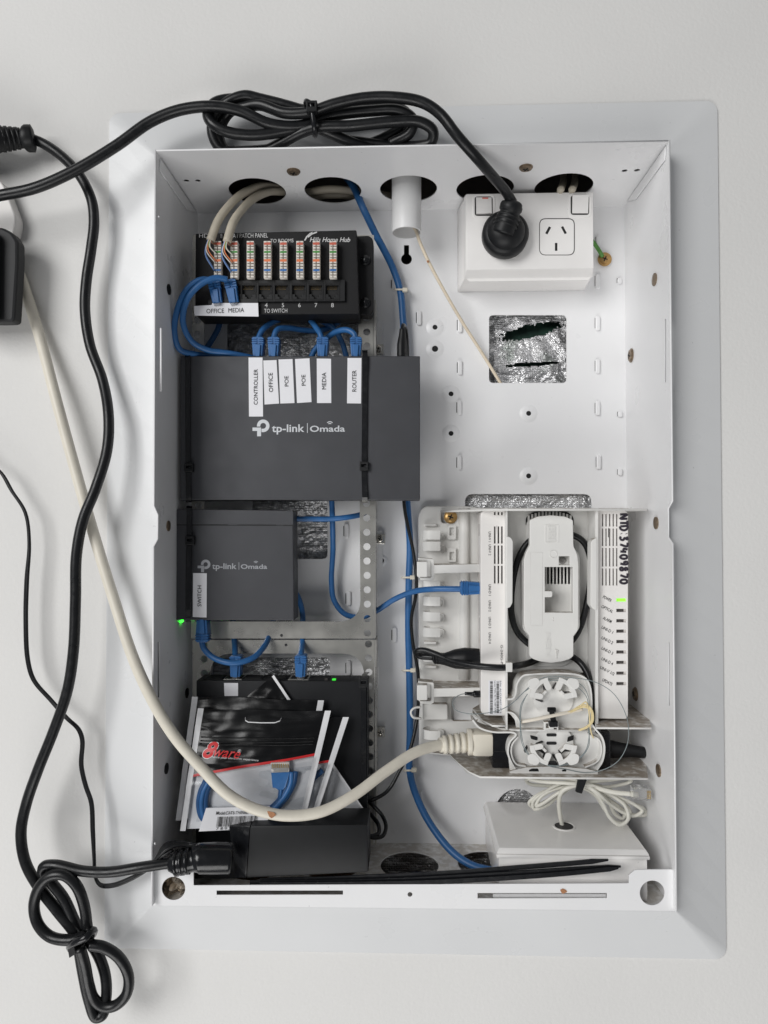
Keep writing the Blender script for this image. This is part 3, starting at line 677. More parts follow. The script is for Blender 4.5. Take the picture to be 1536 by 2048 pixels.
# ------------------------------------------------------------------ small switch
s2 = thing('network_switch', 'small dark grey network switch with SWITCH label', 'switch', U(470, 1240, -.045), 'dark grey network switches')
plate('case', rnd([(352, 1018), (586, 1021), (588, 1241), (350, 1240)], 1.5), -.0600, .025, M_dev, s2, bev=.0007, holes=[])
plate('front_bezel', rnd([(353, 1018.5), (586.5, 1021.5), (586.5, 1049), (353, 1048)], 1), -.0604, .02, M_dev, s2, bev=.0003)
plate('seam', [(353, 1048.6), (455, 1048.9), (456, 1050), (475, 1050), (476, 1049.2), (552, 1049.6), (553, 1050.8), (566, 1050.8), (567, 1050), (586, 1050), (586, 1051.8), (353, 1050.8)], -.0602, .0003, M_hole, s2)
sticker(s2, [(386, 1146), (413.5, 1146.5), (413, 1235), (385.5, 1234)], 'SWITCH', -.0600, 399, 1192, 42, 8, 90)
brand(s2, 408, 1132, .73, -.0600, mat('grey_print', (160, 162, 167), .45))
plate('status_led', rect(356, 1241.5, 363, 1245), -.050, .006, mat('green_status_led', (40, 235, 40), .3, emit=7), s2)
strap('black cable tie down the left end of small switch', [(379, 1012, -.04), (379, 1016, -.061), (379, 1040, -.061), (379, 1070, -.061)], (379, 1081, -.0602), tail=[(379, 1088, -.0605), (378, 1110, -.0625), (377, 1170, -.0615), (377, 1232, -.0605), (377, 1244, -.04)])

# ------------------------------------------------------------------ router at the bottom
rt = thing('router', 'black router under the cable packets with a green light', 'router', U(560, 1690, -.045))
RY = -.055
za, zb = U(560, 1362, RY).z, U(560, 1688, RY).z
xa, xb = U(392, 1500, RY).x, U(735, 1500, RY).x
boxw('case', xa, xb, RY, RY + .0262, zb, za, M_dev2, rt, .0009)
def onTop(name, u0, u1, y0, y1, m, h=.0006, parent=rt):
    a, b = UZ(u0, 1355, za).x, UZ(u1, 1355, za).x
    return boxw(name, a, b, y0, y1, za - .001, za + h, m, parent)
for u in (432, 470, 508, 555, 600, 640):
    o = onTop('port_shell', u - 20, u + 20, RY + .004, RY + .0225, M_galv if u in (470, 600) else M_black, .0006)
    onTop('port_opening', u - 16, u + 16, RY + .0065, RY + .020, M_hole, .0009, o)
onTop('led_window', 667, 674, RY + .0035, RY + .0075, M_greend, .0010)
onTop('led_window', 652, 658, RY + .0035, RY + .0075, M_led_off, .0010)
plate('port_label', [(448, 1366), (476, 1366), (476, 1392), (449, 1392)], RY - .0002, .0003, M_paper, rt)
strap('black cable tie over the right end of router', [(734, 1344, -.034), (729, 1350, -.05), (726, 1358, -.0565), (727, 1380, -.0562), (727, 1480, -.0562), (728, 1590, -.0562)], (727, 1366, -.0558))
tube('lead', [(735, 1600, -.04), (752, 1617, -.045), (765, 1632, -.05), (772, 1655, -.06), (765, 1672, -.066), (745, 1675, -.07), (728, 1668, -.07)], .0017, M_cord, pw)
tube('lead', [(728, 1612, -.04), (744, 1632, -.05), (757, 1650, -.06), (757, 1666, -.066), (742, 1672, -.07), (722, 1668, -.07)], .0017, M_cord, pw)

# ================================================================== power outlet, plug, conduit
go = thing('power_outlet', 'white double power outlet on a raised block', 'power outlet', U(1050, 580, 0))
fY = -.0425
fa = [U(930, 384, fY), U(1190, 381, fY), U(1186, 548, fY), U(929, 551, fY)]
xl, xr, zt, zb_ = fa[3].x, fa[1].x, fa[0].z, fa[2].z
hexa('mounting_block', [(xl + .001, -.034, zt - .001), (xr - .001, -.034, zt - .001), (xr - .001, -.034, zb_ + .001), (xl + .001, -.034, zb_ + .001), (xl - .0035, -.0002, zt + .001), (xr + .0005, -.0002, zt + .001), (xr + .0005, -.0002, zb_ - .001), (xl - .0035, -.0002, zb_ - .001)], M_white, go, .0012)
hexa('face_plate', [(xl + .0018, fY, zt - .0018), (xr - .0018, fY, zt - .0018), (xr - .0018, fY, zb_ + .0052), (xl + .0018, fY, zb_ + .0052), (xl, -.0330, zt), (xr, -.0330, zt), (xr, -.0330, zb_), (xl, -.0330, zb_)], M_white, go, .0009)
def rocker(u0, v0, u1, v1, on):
    c, d = (u0 + u1) / 2, (v0 + v1) / 2
    o = plate('rocker_surround', rr(u0, v0, u1, v1, 9), fY - .0006, .0012, M_white, go, holes=[rr(u0 + 4.5, v0 + 4.5, u1 - 4.5, v1 - 4.5, 6)], bev=.0003)
    plate('rocker_gap', rr(u0 + 4, v0 + 4, u1 - 4, v1 - 4, 6), fY - .0002, .0004, M_hole, o)
    a, b, e, f = U(u0 + 7, v0 + 7, fY), U(u1 - 7, v0 + 7, fY), U(u1 - 7, v1 - 7, fY), U(u0 + 7, v1 - 7, fY)
    m1, m2 = a.lerp(f, .55), b.lerp(e, .55); y0, y1 = (-.0005, -.0028) if on else (-.0028, -.0005)
    V = [a + Vector((0, y0, 0)), b + Vector((0, y0, 0)), m2 + Vector((0, -.0014, 0)), m1 + Vector((0, -.0014, 0)), e + Vector((0, y1, 0)), f + Vector((0, y1, 0)), a, b, e, f]
    pyd('rocker', V, [(0, 1, 2, 3), (3, 2, 4, 5), (0, 6, 7, 1), (5, 4, 8, 9), (0, 3, 5, 9, 6), (1, 7, 8, 4, 2)], M_white, o)
    if on: plate('red_mark', rect(c - 3, v0 + 7, c + 9, v0 + 9.5), fY - .0009, .0006, mat('red_switch_mark', (214, 110, 96), .5), o)
rocker(945, 388, 990, 436, True); rocker(1137, 386, 1183, 434, False)
def slot(u, v, ang, L=16, w=5):
    c, s = math.cos(math.radians(ang)), math.sin(math.radians(ang))
    return [(u + a * c - b * s, v + a * s + b * c) for a, b in ((-L / 2, -w / 2), (L / 2, -w / 2), (L / 2, w / 2), (-L / 2, w / 2))]
sl = [slot(1096.5, 460.5, -62), slot(1128, 460, 62), slot(1112.5, 493.5, 90)]
o = plate('socket_plate', rr(1080, 438, 1148, 509, 12, 5), fY - .0008, .0007, M_white, go, holes=sl, bev=.0002)
plate('socket_ring', rr(1078.5, 436.5, 1149.5, 510.5, 13, 5), fY - .0002, .0003, M_grink, go, holes=[rr(1080.2, 438.2, 1147.8, 508.8, 11, 5)])
for q in sl: plate('slot', q, fY - .0003, .0003, M_hole, o)
plate('socket_ring', rr(978, 440, 1044, 516, 12, 5), fY - .0003, .0005, M_white, go)
plate('base_skirt', rnd([(932, 556), (1182, 553), (1176, 560), (938, 563)], 1), -.0335, .0006, M_white, go)
# black plug
pg = thing('mains_lead', 'thick black mains lead bundled above cabinet and plugged into outlet', 'mains lead', U(1010, 475, fY))
c = U(1008, 476, fY)
lathe('plug_body', c, (0, -1, 0), [(.0195, .0009), (.0205, .003), (.0205, .011), (.0185, .014), (.0165, .0150), (.0160, .0165), (.0120, .0215), (.006, .0235), (0, .0238)], M_black, pg, 40)
tube('plug_neck', [(1006, 466, -.060, .0105), (1012, 448, -.063, .0100), (1017, 433, -.0655, .0090), (1020, 424, -.067, .0088), (1021, 420, -.0675, .0100), (1023, 412, -.069, .0100), (1025, 406, -.070, .0088), (1026, 402, -.0705, .006)], .01, M_black, pg, n=18, sub=4)
for k in range(3):
    a = (1010 + k * 3.2, 455 - k * 9, -.0615 - k * .0015)
    tube('strain_ring', [(a[0] - 1.0, a[1] + 2, a[2], .0112 - k * .0004), (a[0] + .4, a[1] - 2, a[2], .0112 - k * .0004)], .011, M_black, pg, n=18, sub=3)
CRD = .0043
main = [(-620, 640, -.095), (-420, 520, -.115), (-220, 436, -.124), (-60, 402, -.125), (0, 391, -.125), (70, 376, -.125), (150, 341, -.124), (235, 290, -.122), (300, 244, -.121), (360, 220, -.121), (425, 213, -.121), (480, 222, -.119), (540, 248, -.116), (600, 252, -.113), (660, 232, -.112), (740, 222, -.113), (800, 222, -.115), (826, 240, -.113), (820, 265, -.109), (780, 288, -.104)]
def coil(pts):
    C = smooth_path([U(*p) for p in pts], 9)
    for q in C:
        if q.x < .027 and q.x > -.21 and q.y < -.08 and U(600, 380, -.1).z < q.z < ZT + TH + CRD + .0003 and q.y > -.1195: q.z = ZT + TH + CRD + .0003
    V, F = sweep(C, CRD, 12); return pyd('cord', V, F, M_cord, pg, smooth=True)
coil(main)
coil([(1025, 406, -.0703), (1012, 384, -.078), (985, 352, -.096), (950, 312, -.114), (915, 272, -.122), (880, 228, -.1235), (845, 205, -.124), (790, 195, -.124), (730, 196, -.123), (670, 208, -.122), (620, 224, -.120), (570, 226, -.118), (520, 210, -.116), (490, 214, -.112), (462, 222, -.108), (445, 245, -.104), (438, 270, -.102), (450, 300, -.101), (480, 312, -.101), (520, 306, -.102), (560, 288, -.105), (600, 266, -.110), (640, 254, -.116), (700, 252, -.117), (780, 244, -.117), (840, 244, -.116), (866, 262, -.113), (862, 285, -.108), (830, 297, -.104), (760, 290, -.103), (700, 282, -.103)])
coil([(800, 300, -.100), (740, 296, -.103), (700, 284, -.106), (660, 266, -.109), (620, 252, -.1115), (570, 262, -.112), (510, 270, -.114), (455, 264, -.116), (425, 248, -.117), (415, 228, -.115), (430, 206, -.111), (470, 198, -.109), (520, 204, -.108), (570, 214, -.108), (630, 222, -.108), (700, 218, -.106), (770, 214, -.106), (812, 226, -.103), (806, 250, -.102), (770, 275, -.101), (735, 290, -.1)])
coil([(640, 232, -.110), (575, 212, -.112), (520, 198, -.113), (490, 192, -.114), (455, 205, -.113), (430, 230, -.110), (424, 262, -.106), (438, 295, -.1025), (470, 312, -.1015)])
tie = tube('bundle_tie', [(612, 206, -.118), (614, 203, -.1275), (622, 210, -.129), (626, 235, -.1275), (629, 258, -.124), (630, 270, -.118), (629, 262, -.106), (622, 230, -.1025), (615, 208, -.108)], .0022, M_blackg, pg, closed=True, n=8)
plate('tie_lock', rnd(rect(612, 200, 634, 222), 2), -.1325, .006, M_black, pg, bev=.0006, holes=[rect(617, 205, 629, 212)])
# conduit
pc = UZ(813, 383, ZT)
cd_ = lathe('conduit_pipe', (pc.x, pc.y - .003, U(812, 466, pc.y - .003).z), (0, 0, 1), [(.0126, .0), (.0133, .0003), (.0133, .075), (.0126, .075), (.0126, .0)], M_pipe, None, 40, caps=False)
tag(cd_, 'white plastic conduit stub coming down through cabinet top', 'conduit')
wt = tube('thin_wire', [(820, 440, -.03), (834, 466, -.034), (838, 480, -.034), (858, 525, -.03), (890, 585, -.022), (925, 645, -.014), (960, 700, -.008), (985, 740, -.003), (1003, 770, .003)], .0015, M_wire, None, n=8)
tag(wt, 'thin cream wire from conduit into the foil cutout', 'wire')
lathe('wire_joint', U(856, 523, -.0318), (0, -1, 0), [(.0012, 0), (.0008, .0006)], M_stain, wt, 8)
ew = tube('earth_wire', [(1175, 470, -.012), (1190, 489, -.008), (1200, 504, -.006), (1205, 513, -.004)], .0019, mat('green_yellow_wire', (84, 140, 60), .45, var=.5, vscale=60), None, n=8)
tag(ew, 'green earth wire at the brass screw beside outlet', 'wire')
for k, (pts, lb_) in enumerate((([(610, 386, .004), (660, 378, -.012), (720, 384, -.012), (780, 392, .004)], 'upper beige cable lying behind the second top hole'), ([(600, 400, .01), (660, 390, -.004), (725, 394, -.004), (790, 404, .01)], 'lower beige cable lying behind the second top hole'))):
    P3 = [UZ(p[0], p[1], ZT + .012) for p in pts]
    ob = poly_tube('data_cable', P3, .0036, M_grey); tag(ob, lb_, 'cable', 'beige cables above the cabinet')
for u, lb_ in ((1127, 'left grey cable in the right-hand top hole'), (1150, 'right grey cable in the right-hand top hole')):
    a = UZ(u, 352, ZT + .03); b = UZ(u - 6, 380, ZT - .004)
    ob = poly_tube('data_cable', [a, a.lerp(b, .5) + Vector((.001, 0, 0)), b], .0033, M_grey); tag(ob, lb_, 'cable', 'beige cables above the cabinet')

# ================================================================== fibre terminal in its cradle
NY = -.066
nt = thing('fibre_terminal', 'white fibre network terminal with vents and handwritten number', 'terminal', U(1110, 1440, -.05))
x0, x1 = U(962, 1200, NY).x, U(1256, 1200, NY).x; zt_, zb2 = U(1100, 1021, NY).z, U(1100, 1436, NY).z
def sl_rect(u0, v0, u1, v1): return rect(u0, v0, u1, v1)
ls = [rect(u - 1.5, a, u + 1.5, b) for u in (990, 997.2, 1004.2) for a, b in ((1024, 1030), (1053, 1087), (1091, 1128), (1131.5, 1167))]
rs = [rect(u - 1.4, a, u + 1.4, b) for u in (1205.5, 1212.6, 1219.9, 1227, 1234) for a, b in ((1028, 1053), (1057, 1092), (1096, 1133), (1137, 1171))]
led = [rect(1233, v - 3.2, 1252.5, v + 3.2) for v in (1200, 1221, 1241.6, 1262.4, 1283.3, 1304.2, 1325, 1346.5, 1367.5)]
plate('left_cover', rnd([(966, 1020), (1011, 1018), (1011, 1432), (970, 1431), (962, 1424), (961, 1030)], [5, 0, 0, 2, 3, 5], 3), NY, .012, M_ntd, nt, holes=ls, bev=.0006)
rc = plate('right_cover', rnd([(1197, 1020), (1252, 1021), (1256, 1028), (1256, 1432), (1252, 1438), (1197, 1437)], [0, 5, 3, 2, 3, 0], 3), NY, .012, M_ntd, nt, holes=rs + led, bev=.0003)
boxw('side_shell', x0 + .0025, U(1010, 1200, NY).x, NY + .006, -.012, zb2 + .001, zt_ - .001, M_ntd, nt, .001)
boxw('side_shell', U(1199, 1200, NY).x, x1 - .0006, NY + .006, -.012, zb2 + .001, zt_ - .001, M_ntd, nt, .001)
boxw('middle_shell', U(1012.5, 1200, NY).x + .002, U(1190, 1200, NY).x - .002, -.0265, -.012, zb2 + .012, zt_ - .02, M_ntd, nt)
boxw('vent_backing', U(985, 1100, NY).x, U(1008, 1100, NY).x, NY + .0035, NY + .0055, U(1000, 1172, NY).z, U(1000, 1020, NY).z, M_hole, nt)
boxw('vent_backing', U(1200, 1100, NY).x, U(1237, 1100, NY).x, NY + .0035, NY + .0055, U(1200, 1175, NY).z, U(1200, 1020, NY).z, M_hole, nt)
for k, q in enumerate(led):
    u0, v0 = q[0]; u1, v1 = q[2]
    plate('led_window', rect(u0 - .5, v0 - .5, u1 + .5, v1 + .5), NY + .0022, .001, M_green if k == 0 else M_led_off, nt)
    if k: plate('led_lens', rect(u1 - 5, v0, u1, v1), NY + .001, .001, mat('led_lens', (205, 200, 196), .3) if k == 1 else bpy.data.materials['led_lens'], nt)
for s_, v in zip(('POWER', 'OPTICAL', 'ALARM', 'UNI-D 1', 'UNI-D 2', 'UNI-D 3', 'UNI-D 4', 'UNI-V 1/2', 'UPDATE'), (1197.5, 1218, 1239.5, 1259.5, 1280.5, 1301.5, 1322.5, 1341.5, 1364)):
    text(s_, 1214.5, v, NY, M_grink, nt, len(s_) * 3.1 + 2.6, 6.0, rot=-27, bold=.008)
for s_, v, L in (('UNI-V 1  UNI-V 2', 1087, 47), ('UNI-D 1', 1180, 22), ('UNI-D 2', 1212, 22), ('UNI-D 3', 1245, 22), ('UNI-D 4', 1276, 22)):
    text(s_, 979.5, v, NY, M_grink, nt, L, 5.0, rot=-90, bold=.004)
text('G-240G-P', 1003.5, 1309, NY, M_grink, nt, 38, 4.6, rot=-90)
st = plate('serial_label', rect(977, 1361, 1003.5, 1452 - 22), NY - .0001, .0002, M_paper, nt)
text('S/N: ALCLFA0717C2', 1001, 1394, NY - .0002, M_ink, st, 64, 2.9, rot=-90)
text('Lower MAC ID: 9C:A8F1A98E', 990.2, 1394, NY - .0002, M_ink, st, 64, 2.9, rot=-90)
for u0, u1 in ((993, 998), (980, 985.5)):
    V = []; F = []; v = 1363.
    while v < 1427:
        h = random.choice((.7, .7, 1.2, 1.8)); z = len(V); V += [U(a, b, NY - .0006) for a, b in ((u0, v), (u1, v), (u1, v + h), (u0, v + h))]; F.append((z, z + 1, z + 2, z + 3)); v += h + random.choice((.7, .9, 1.3))
    pyd('barcode', V, F, M_ink, st, fix=False)
boxw('led_side', x1 - .0006, x1 + .0001, NY + .0008, NY + .0035, U(1250, 1202.5, NY).z, U(1250, 1197.5, NY).z, mat('led_side_glow', (170, 255, 70), .3, emit=3), nt)
# marker handwriting, read downwards
G = {'N': [[(0, 0), (0, 1), (.7, 0), (.7, 1)]], 'T': [[(0, 1), (.8, 1)], [(.4, 1), (.4, 0)]], 'D': [[(0, 0), (0, 1), (.4, .95), (.65, .6), (.55, .2), (.3, 0), (0, 0)]],
     ':': [[(.16, .12), (.22, .14)], [(.16, .84), (.22, .86)]], '3': [[(0, .95), (.5, 1), (.25, .6), (.55, .45), (.55, .15), (.25, 0), (0, .1)]], '7': [[(0, 1), (.6, .95), (.3, 0)]],
     '4': [[(.1, 1), (0, .5), (.6, .45)], [(.5, .8), (.45, 0)]], '0': [[(.35, 1), (.05, .75), (.05, .25), (.35, 0), (.6, .25), (.6, .75), (.35, 1)]], '9': [[(.5, .6), (.2, .55), (.1, .85), (.4, 1), (.55, .75), (.5, .3), (.4, 0)]],
     '8': [[(.5, .85), (.25, 1), (.1, .75), (.45, .4), (.5, .1), (.2, 0), (.05, .2), (.4, .6), (.5, .85)]]}
hv = 1029.
for ch in 'NTD:37409870':
    wv = {':': 8, 'T': 11.5}.get(ch, 12.3)
    for sti in G[ch]:
        tube('handwriting', [(1240.5 + y * 14.5 + random.uniform(-.3, .3), hv + x * 12, NY - .00015) for x, y in sti], .0011, M_marker, nt, n=6, sub=4, flat=.25)
    hv += wv
# ports on the left flank
for v, hgt, m_ in ((1060, 24, M_hole), (1085, 20, M_paper), (1160, 18, M_gold), (1190, 34, M_hole), (1222, 28, M_hole), (1254, 28, M_hole), (1282, 22, M_gold)):
    z1_, z0_ = U(964, v - hgt / 2, NY + .01).z, U(964, v + hgt / 2, NY + .01).z
    boxw('side_port', x0 + .0012, x0 + .004, NY + .013, NY + .028, z0_, z1_, m_, nt)

cr = thing('cradle', 'pale grey plastic wall cradle holding fibre terminal and tray', 'cradle', U(1060, 1560, 0))
# base sheet with cable hooks
plate('base', rnd([(846, 1012), (930, 1012), (960, 1016), (1292, 1016), (1292, 1380), (1292, 1552), (932, 1548), (918, 1520), (905, 1505), (838, 1496), (836, 1030)], [10, 4, 2, 2, 0, 6, 8, 8, 10, 8, 10], 4), -.0066, .0056, M_crad, cr, bev=.0012,
      holes=[rr(903, 1395, 958, 1442, 7), rr(882, 1022, 898, 1046, 8), rr(1053, 1030, 1146, 1060, 14)])
tube('rib', [(928, 1016, -.007), (928, 1200, -.007), (928, 1358, -.007)], .0052, M_crad, cr, n=14, sub=4)
# shelves (horizontal ledges)
def ledge(name, pts, Yback=-.006, t=.0016, bev=.0004):
    """pts (u, v, Y) around the ledge's upper face, at the height of the first"""
    z = U(*pts[0]).z
    P = [(U(u, v, Y).x, Y) for u, v, Y in pts]
    me = sheet_mesh(P, [], t, 0); me.transform(Matrix.Translation((0, 0, z)))
    return link(name, me, M_crad, cr)
ledge('top_shelf', [(1294, 1017, -.078), (1294, 1017, -.006), (880, 1013, -.006), (905, 1013, -.03), (960, 1015, -.07), (985, 1015, -.078)])
ledge('ntd_shelf', [(1303, 1455, -.082), (1290, 1440, -.006), (1192, 1440, -.006), (1192, 1455, -.082)])
ledge('ntd_foot', [(1011, 1450, -.074), (1011, 1440, -.006), (958, 1440, -.006), (945, 1440, -.02), (966, 1447, -.06), (985, 1450, -.074)])
ledge('brick_shelf', [(1296, 1556, -.082), (1290, 1540, -.006), (850, 1540, -.006), (838, 1540, -.018), (900, 1540, -.026), (918, 1545, -.05), (938, 1552, -.070), (960, 1556, -.082)])
ledge('tray_shelf', [(1190, 1460, -.072), (1190, 1450, -.008), (945, 1450, -.008), (945, 1452, -.02), (970, 1456, -.05), (1000, 1459, -.068), (1030, 1460, -.072)])
# rails either side of the middle bay
plate('rail', [(1011.5, 1015), (1015, 1015), (1015, 1460), (1011.5, 1460)], -.0725, .066, M_crad, cr)
plate('rail', [(1191, 1016), (1197, 1016), (1197, 1456), (1191, 1456)], -.0725, .066, M_crad, cr, bev=.0004)
plate('clip_wing', rnd([(1013, 1072), (1022, 1075), (1026, 1082), (1025, 1206), (1020, 1215), (1013, 1217)], 3), -.0735, .012, M_crad, cr, bev=.0005)
plate('clip_wing', rnd([(1194, 1075), (1187, 1078), (1182, 1084), (1181, 1210), (1187, 1219), (1194, 1220)], 3), -.0735, .012, M_crad, cr, bev=.0005)
# middle bay
plate('bay_floor', rect(1015, 1017, 1191, 1345), -.0460, .003, M_crad, cr)
for k in range(13): plate('grille_bar', rect(1055.5 + k * 7, 1021 + abs(k - 6) ** 1.6 * .55, 1059.4 + k * 7, 1050), -.0478, .0016, M_crad, cr)
plate('grille_backing', rnd([(1051, 1052), (1052, 1034), (1066, 1024), (1100, 1019), (1136, 1024), (1147, 1034), (1148, 1052)], 5), -.0466, .0004, M_hole, cr)
plate('bay_pad', rnd([(1053, 1040), (1147, 1040), (1147, 1060), (1150, 1320), (1128, 1334), (1072, 1334), (1052, 1322)], 10), -.0485, .0024, M_crad, cr, bev=.001)
# hooks
def hook(v, covered=False):
    c = U(866, v, -.006)
    prof = [(0, 0), (-.0045, -.003), (-.006, -.009), (-.002, -.0135), (.005, -.0145), (.009, -.0140)]
    pts = [Vector((c.x - .007 + a + .004, c.y + b, c.z + .003)) for a, b in prof]
    C = smooth_path(pts, 4); V = []; F = []
    for i, q in enumerate(C):
        i0, i1 = max(i - 1, 0), min(i + 1, len(C) - 1); d = (C[i1] - C[i0]).normalized(); nrm = Vector((-d.y, d.x, 0)) * .0006
        for off, dz in ((nrm, .0042), (nrm, -.0042), (-nrm, -.0042), (-nrm, .0042)): V.append(q + off + Vector((0, 0, dz)))
    for i in range(len(C) - 1):
        for k in range(4): F.append((i * 4 + k, i * 4 + (k + 1) % 4, i * 4 + 4 + (k + 1) % 4, i * 4 + 4 + k))
    F += [(0, 1, 2, 3), tuple(range(len(V) - 4, len(V)))]
    ob = pyd('cable_hook', V, F, M_crad, cr); sharp(ob.data, 50)
    tube('hook_lug', [(876, v - 8, -.007), (886, v - 7, -.0085), (887, v + 1, -.0085), (884, v + 7, -.007)], .0009, M_crad, cr, n=6)
for v in (1076, 1098, 1175, 1206, 1236, 1267, 1316, 1468): hook(v)
for v in (1050, 1286, 1334):
    plate('hook_stub', rnd(rect(848, v - 3, 873, v + 3), 3, 3), -.011, .006, M_crad, cr, bev=.0005)
for v, f in ((1065, 1), (1110, -1)):
    plate('hook_loop', rnd([(895, v - 14), (912, v - 14), (912, v + 14), (895, v + 14)], 3), -.010, .004, M_crad, cr, holes=[rnd([(899, v - 10 + 4 * (f < 0)), (908, v - 10 + 4 * (f < 0)), (908, v + 6 + 4 * (f < 0)), (899, v + 6 + 4 * (f < 0))], 1)])
# latches with arms
def latch(v, loop=False):
    plate('latch_arm', rnd([(866, v - 8), (960, v - 10), (960, v + 7), (866, v + 9)], 2), -.040, .0035, M_crad, cr, bev=.0004)
    z = U(900, v - 8, -.04).z
    boxw('latch_arm_web', U(868, v, -.04).x, U(960, v, -.03).x, -.0366, -.007, z - .0022, z - .0004, M_crad, cr)
    plate('latch_head', rnd(rect(834, v - 15, 855, v + 16), 3), -.0480, .012, M_crad, cr, bev=.0008)
    plate('latch_frame', rnd([(836, v - 23), (866, v - 20), (868, v - 17), (868, v + 20), (862, v + 24), (840, v + 22)], 2), -.040, .012, M_crad, cr, bev=.0004, holes=[rnd([(838, v - 18), (862, v - 16), (862, v + 17), (838, v + 17)], 2)])
latch(1138); latch(1385)
tube('latch_loop', [(842, 1414, -.03), (828, 1416, -.032), (822, 1424, -.033), (826, 1434, -.033), (842, 1437, -.03)], .0011, M_crad, cr, n=8)
plate('low_pad', rnd([(845, 1408), (895, 1408), (896, 1440), (846, 1440)], 4), -.014, .008, M_crad, cr, bev=.001)
# cable guide cover in the middle bay
cv_ = thing('cable_guide_cover', 'pale grey cover with embossed marks and two square windows', 'cover', U(1102, 1325, -.05))
CYF = -.0665
cov = [(1060, 1040), (1075, 1033), (1102, 1030.5), (1130, 1033), (1146, 1040), (1147, 1092), (1155, 1110), (1157, 1130), (1157, 1250), (1155, 1262), (1147, 1272), (1147, 1312), (1140, 1318), (1125, 1323), (1102, 1326), (1080, 1323), (1066, 1318), (1059, 1312), (1059, 1272), (1050, 1258), (1048, 1245), (1048, 1120), (1052, 1105), (1060, 1090)]
win = [rect(1118, 1112.5, 1139.5, 1130), [(1090, 1134), (1146, 1134), (1146, 1225), (1090, 1225), (1090, 1194.5), (1103, 1194.5), (1105, 1191), (1105, 1185), (1103, 1182), (1090, 1182)]]
body = plate('body', rnd(cov, 3), CYF, .007, M_crad, cv_, holes=win, bev=.0005)
plate('back_rim', rnd([(1050, 1110), (1060, 1092), (1147, 1092), (1160, 1112), (1160, 1255), (1147, 1275), (1060, 1275), (1046, 1258), (1044, 1120)], 6), CYF + .008, .012, M_crad, cv_, bev=.001, holes=[rect(1088, 1108, 1148, 1228)])
tube('panel_line', [(1061, 1105, CYF), (1085, 1105, CYF), (1085, 1251, CYF), (1061, 1251, CYF)], .0002, M_crad, body, closed=True, n=4, sub=1)
plate('badge', rnd(rect(1090, 1049, 1118, 1086), 2), CYF - .0003, .0004, M_crad, body, bev=.0001, holes=[rnd([(1092, 1051), (1116, 1051), (1116, 1079), (1112, 1084), (1092, 1084)], 1)])
text('BRI', 1103.5, 1067, CYF - .0001, M_crad, body, 28, 15, rot=-90, bold=.02, lift=.0004)
text('NBN', 1096, 1290, CYF - .0001, M_crad, body, 46, 11, rot=-90, bold=.015, lift=.0004)
for k in range(6): tube('badge_ray', [(1110 + k * .6, 1299 + k * 3, CYF), (1117 - k * .8, 1302 + k * 3, CYF - .0002)], .0005, M_crad, body, n=6, sub=3)
lathe('screw_boss', U(1106.5, 1108.5, CYF), (0, -1, 0), [(.0034, -.0002), (.0034, .0004), (.0028, .0004), (.0026, .0001), (0, .0001)], M_crad, body, 20)
for q in ((1106, 1237), (1106, 1242)): lathe('pip', U(q[0], q[1], CYF), (0, -1, 0), [(.0009, -.0002), (.0005, .0004), (0, .0005)], M_crad, body, 8)
plate('window_floor', rect(1086, 1166, 1150, 1230), CYF + .020, .002, M_crad, cv_)
plate('window_dark', rect(1086, 1108, 1150, 1168), CYF + .023, .001, M_hole, cv_)
for k in range(9): plate('window_bar', rect(1087 + k * 7, 1132, 1091 + k * 7, 1168), CYF + .018, .004, M_crad, cv_)
plate('button_floor', rect(1114, 1108, 1142, 1132), CYF + .012, .002, M_crad, cv_)
lathe('button', U(1125, 1121, CYF + .012), (0, -1, 0), [(.0032, 0), (.003, .0012), (.0015, .0014), (0, .001)], mat('grey_button', (150, 148, 146), .5), cv_, 16)

# ------------------------------------------------------------------ splice tray
tr = thing('splice_tray', 'pale grey fibre splice tray with two round spools', 'tray', U(1105, 1550, -.06))
TY = -.070
tout = [(1012, 1399), (1026, 1397), (1031, 1388), (1034, 1368), (1046, 1352), (1064, 1349), (1150, 1349), (1172, 1358), (1181, 1378), (1183, 1448), (1190, 1458), (1203, 1473), (1209, 1492), (1206, 1520), (1194, 1543), (1020, 1543), (1017, 1515), (1016, 1490), (1026, 1468), (1033, 1458), (1030, 1440), (1020, 1428), (1012, 1424)]
plate('tray_floor', rnd(tout, 4), TY + .004, .0025, M_crad, tr, bev=.0003)
def wall_strip(name, pts, Y0, Y1, t, parent):
    """upright wall following (u, v) points"""
    C = smooth_path([U(u, v, Y0) for u, v in pts], 5); V = []; F = []
    for i, q in enumerate(C):
        i0, i1 = max(i - 1, 0), min(i + 1, len(C) - 1); d = (C[i1] - C[i0]).normalized(); n_ = Vector((-d.z, 0, d.x)) * t / 2
        for off, y in ((n_, Y0), (-n_, Y0), (-n_, Y1), (n_, Y1)): V.append(Vector((q.x + off.x, y, q.z + off.z)))
    for i in range(len(C) - 1):
        for k in range(4): F.append((i * 4 + k, i * 4 + (k + 1) % 4, i * 4 + 4 + (k + 1) % 4, i * 4 + 4 + k))
    F += [(0, 1, 2, 3), tuple(range(len(V) - 4, len(V)))]
    ob = pyd(name, V, F, M_crad, parent); sharp(ob.data, 50); return ob
wall_strip('tray_wall', tout[:10], TY - .004, TY + .012, .0014, tr)
wall_strip('tray_wall', [(1183, 1448), (1192, 1460), (1204, 1475), (1209, 1495), (1205, 1522), (1194, 1540)], TY - .004, TY + .012, .0014, tr)
wall_strip('tray_wall', [(945, 1440), (958, 1455), (985, 1464), (1028, 1466), (1032, 1470), (1020, 1484), (1016, 1505), (1022, 1524), (1030, 1538)], TY - .004, TY + .012, .0014, tr)
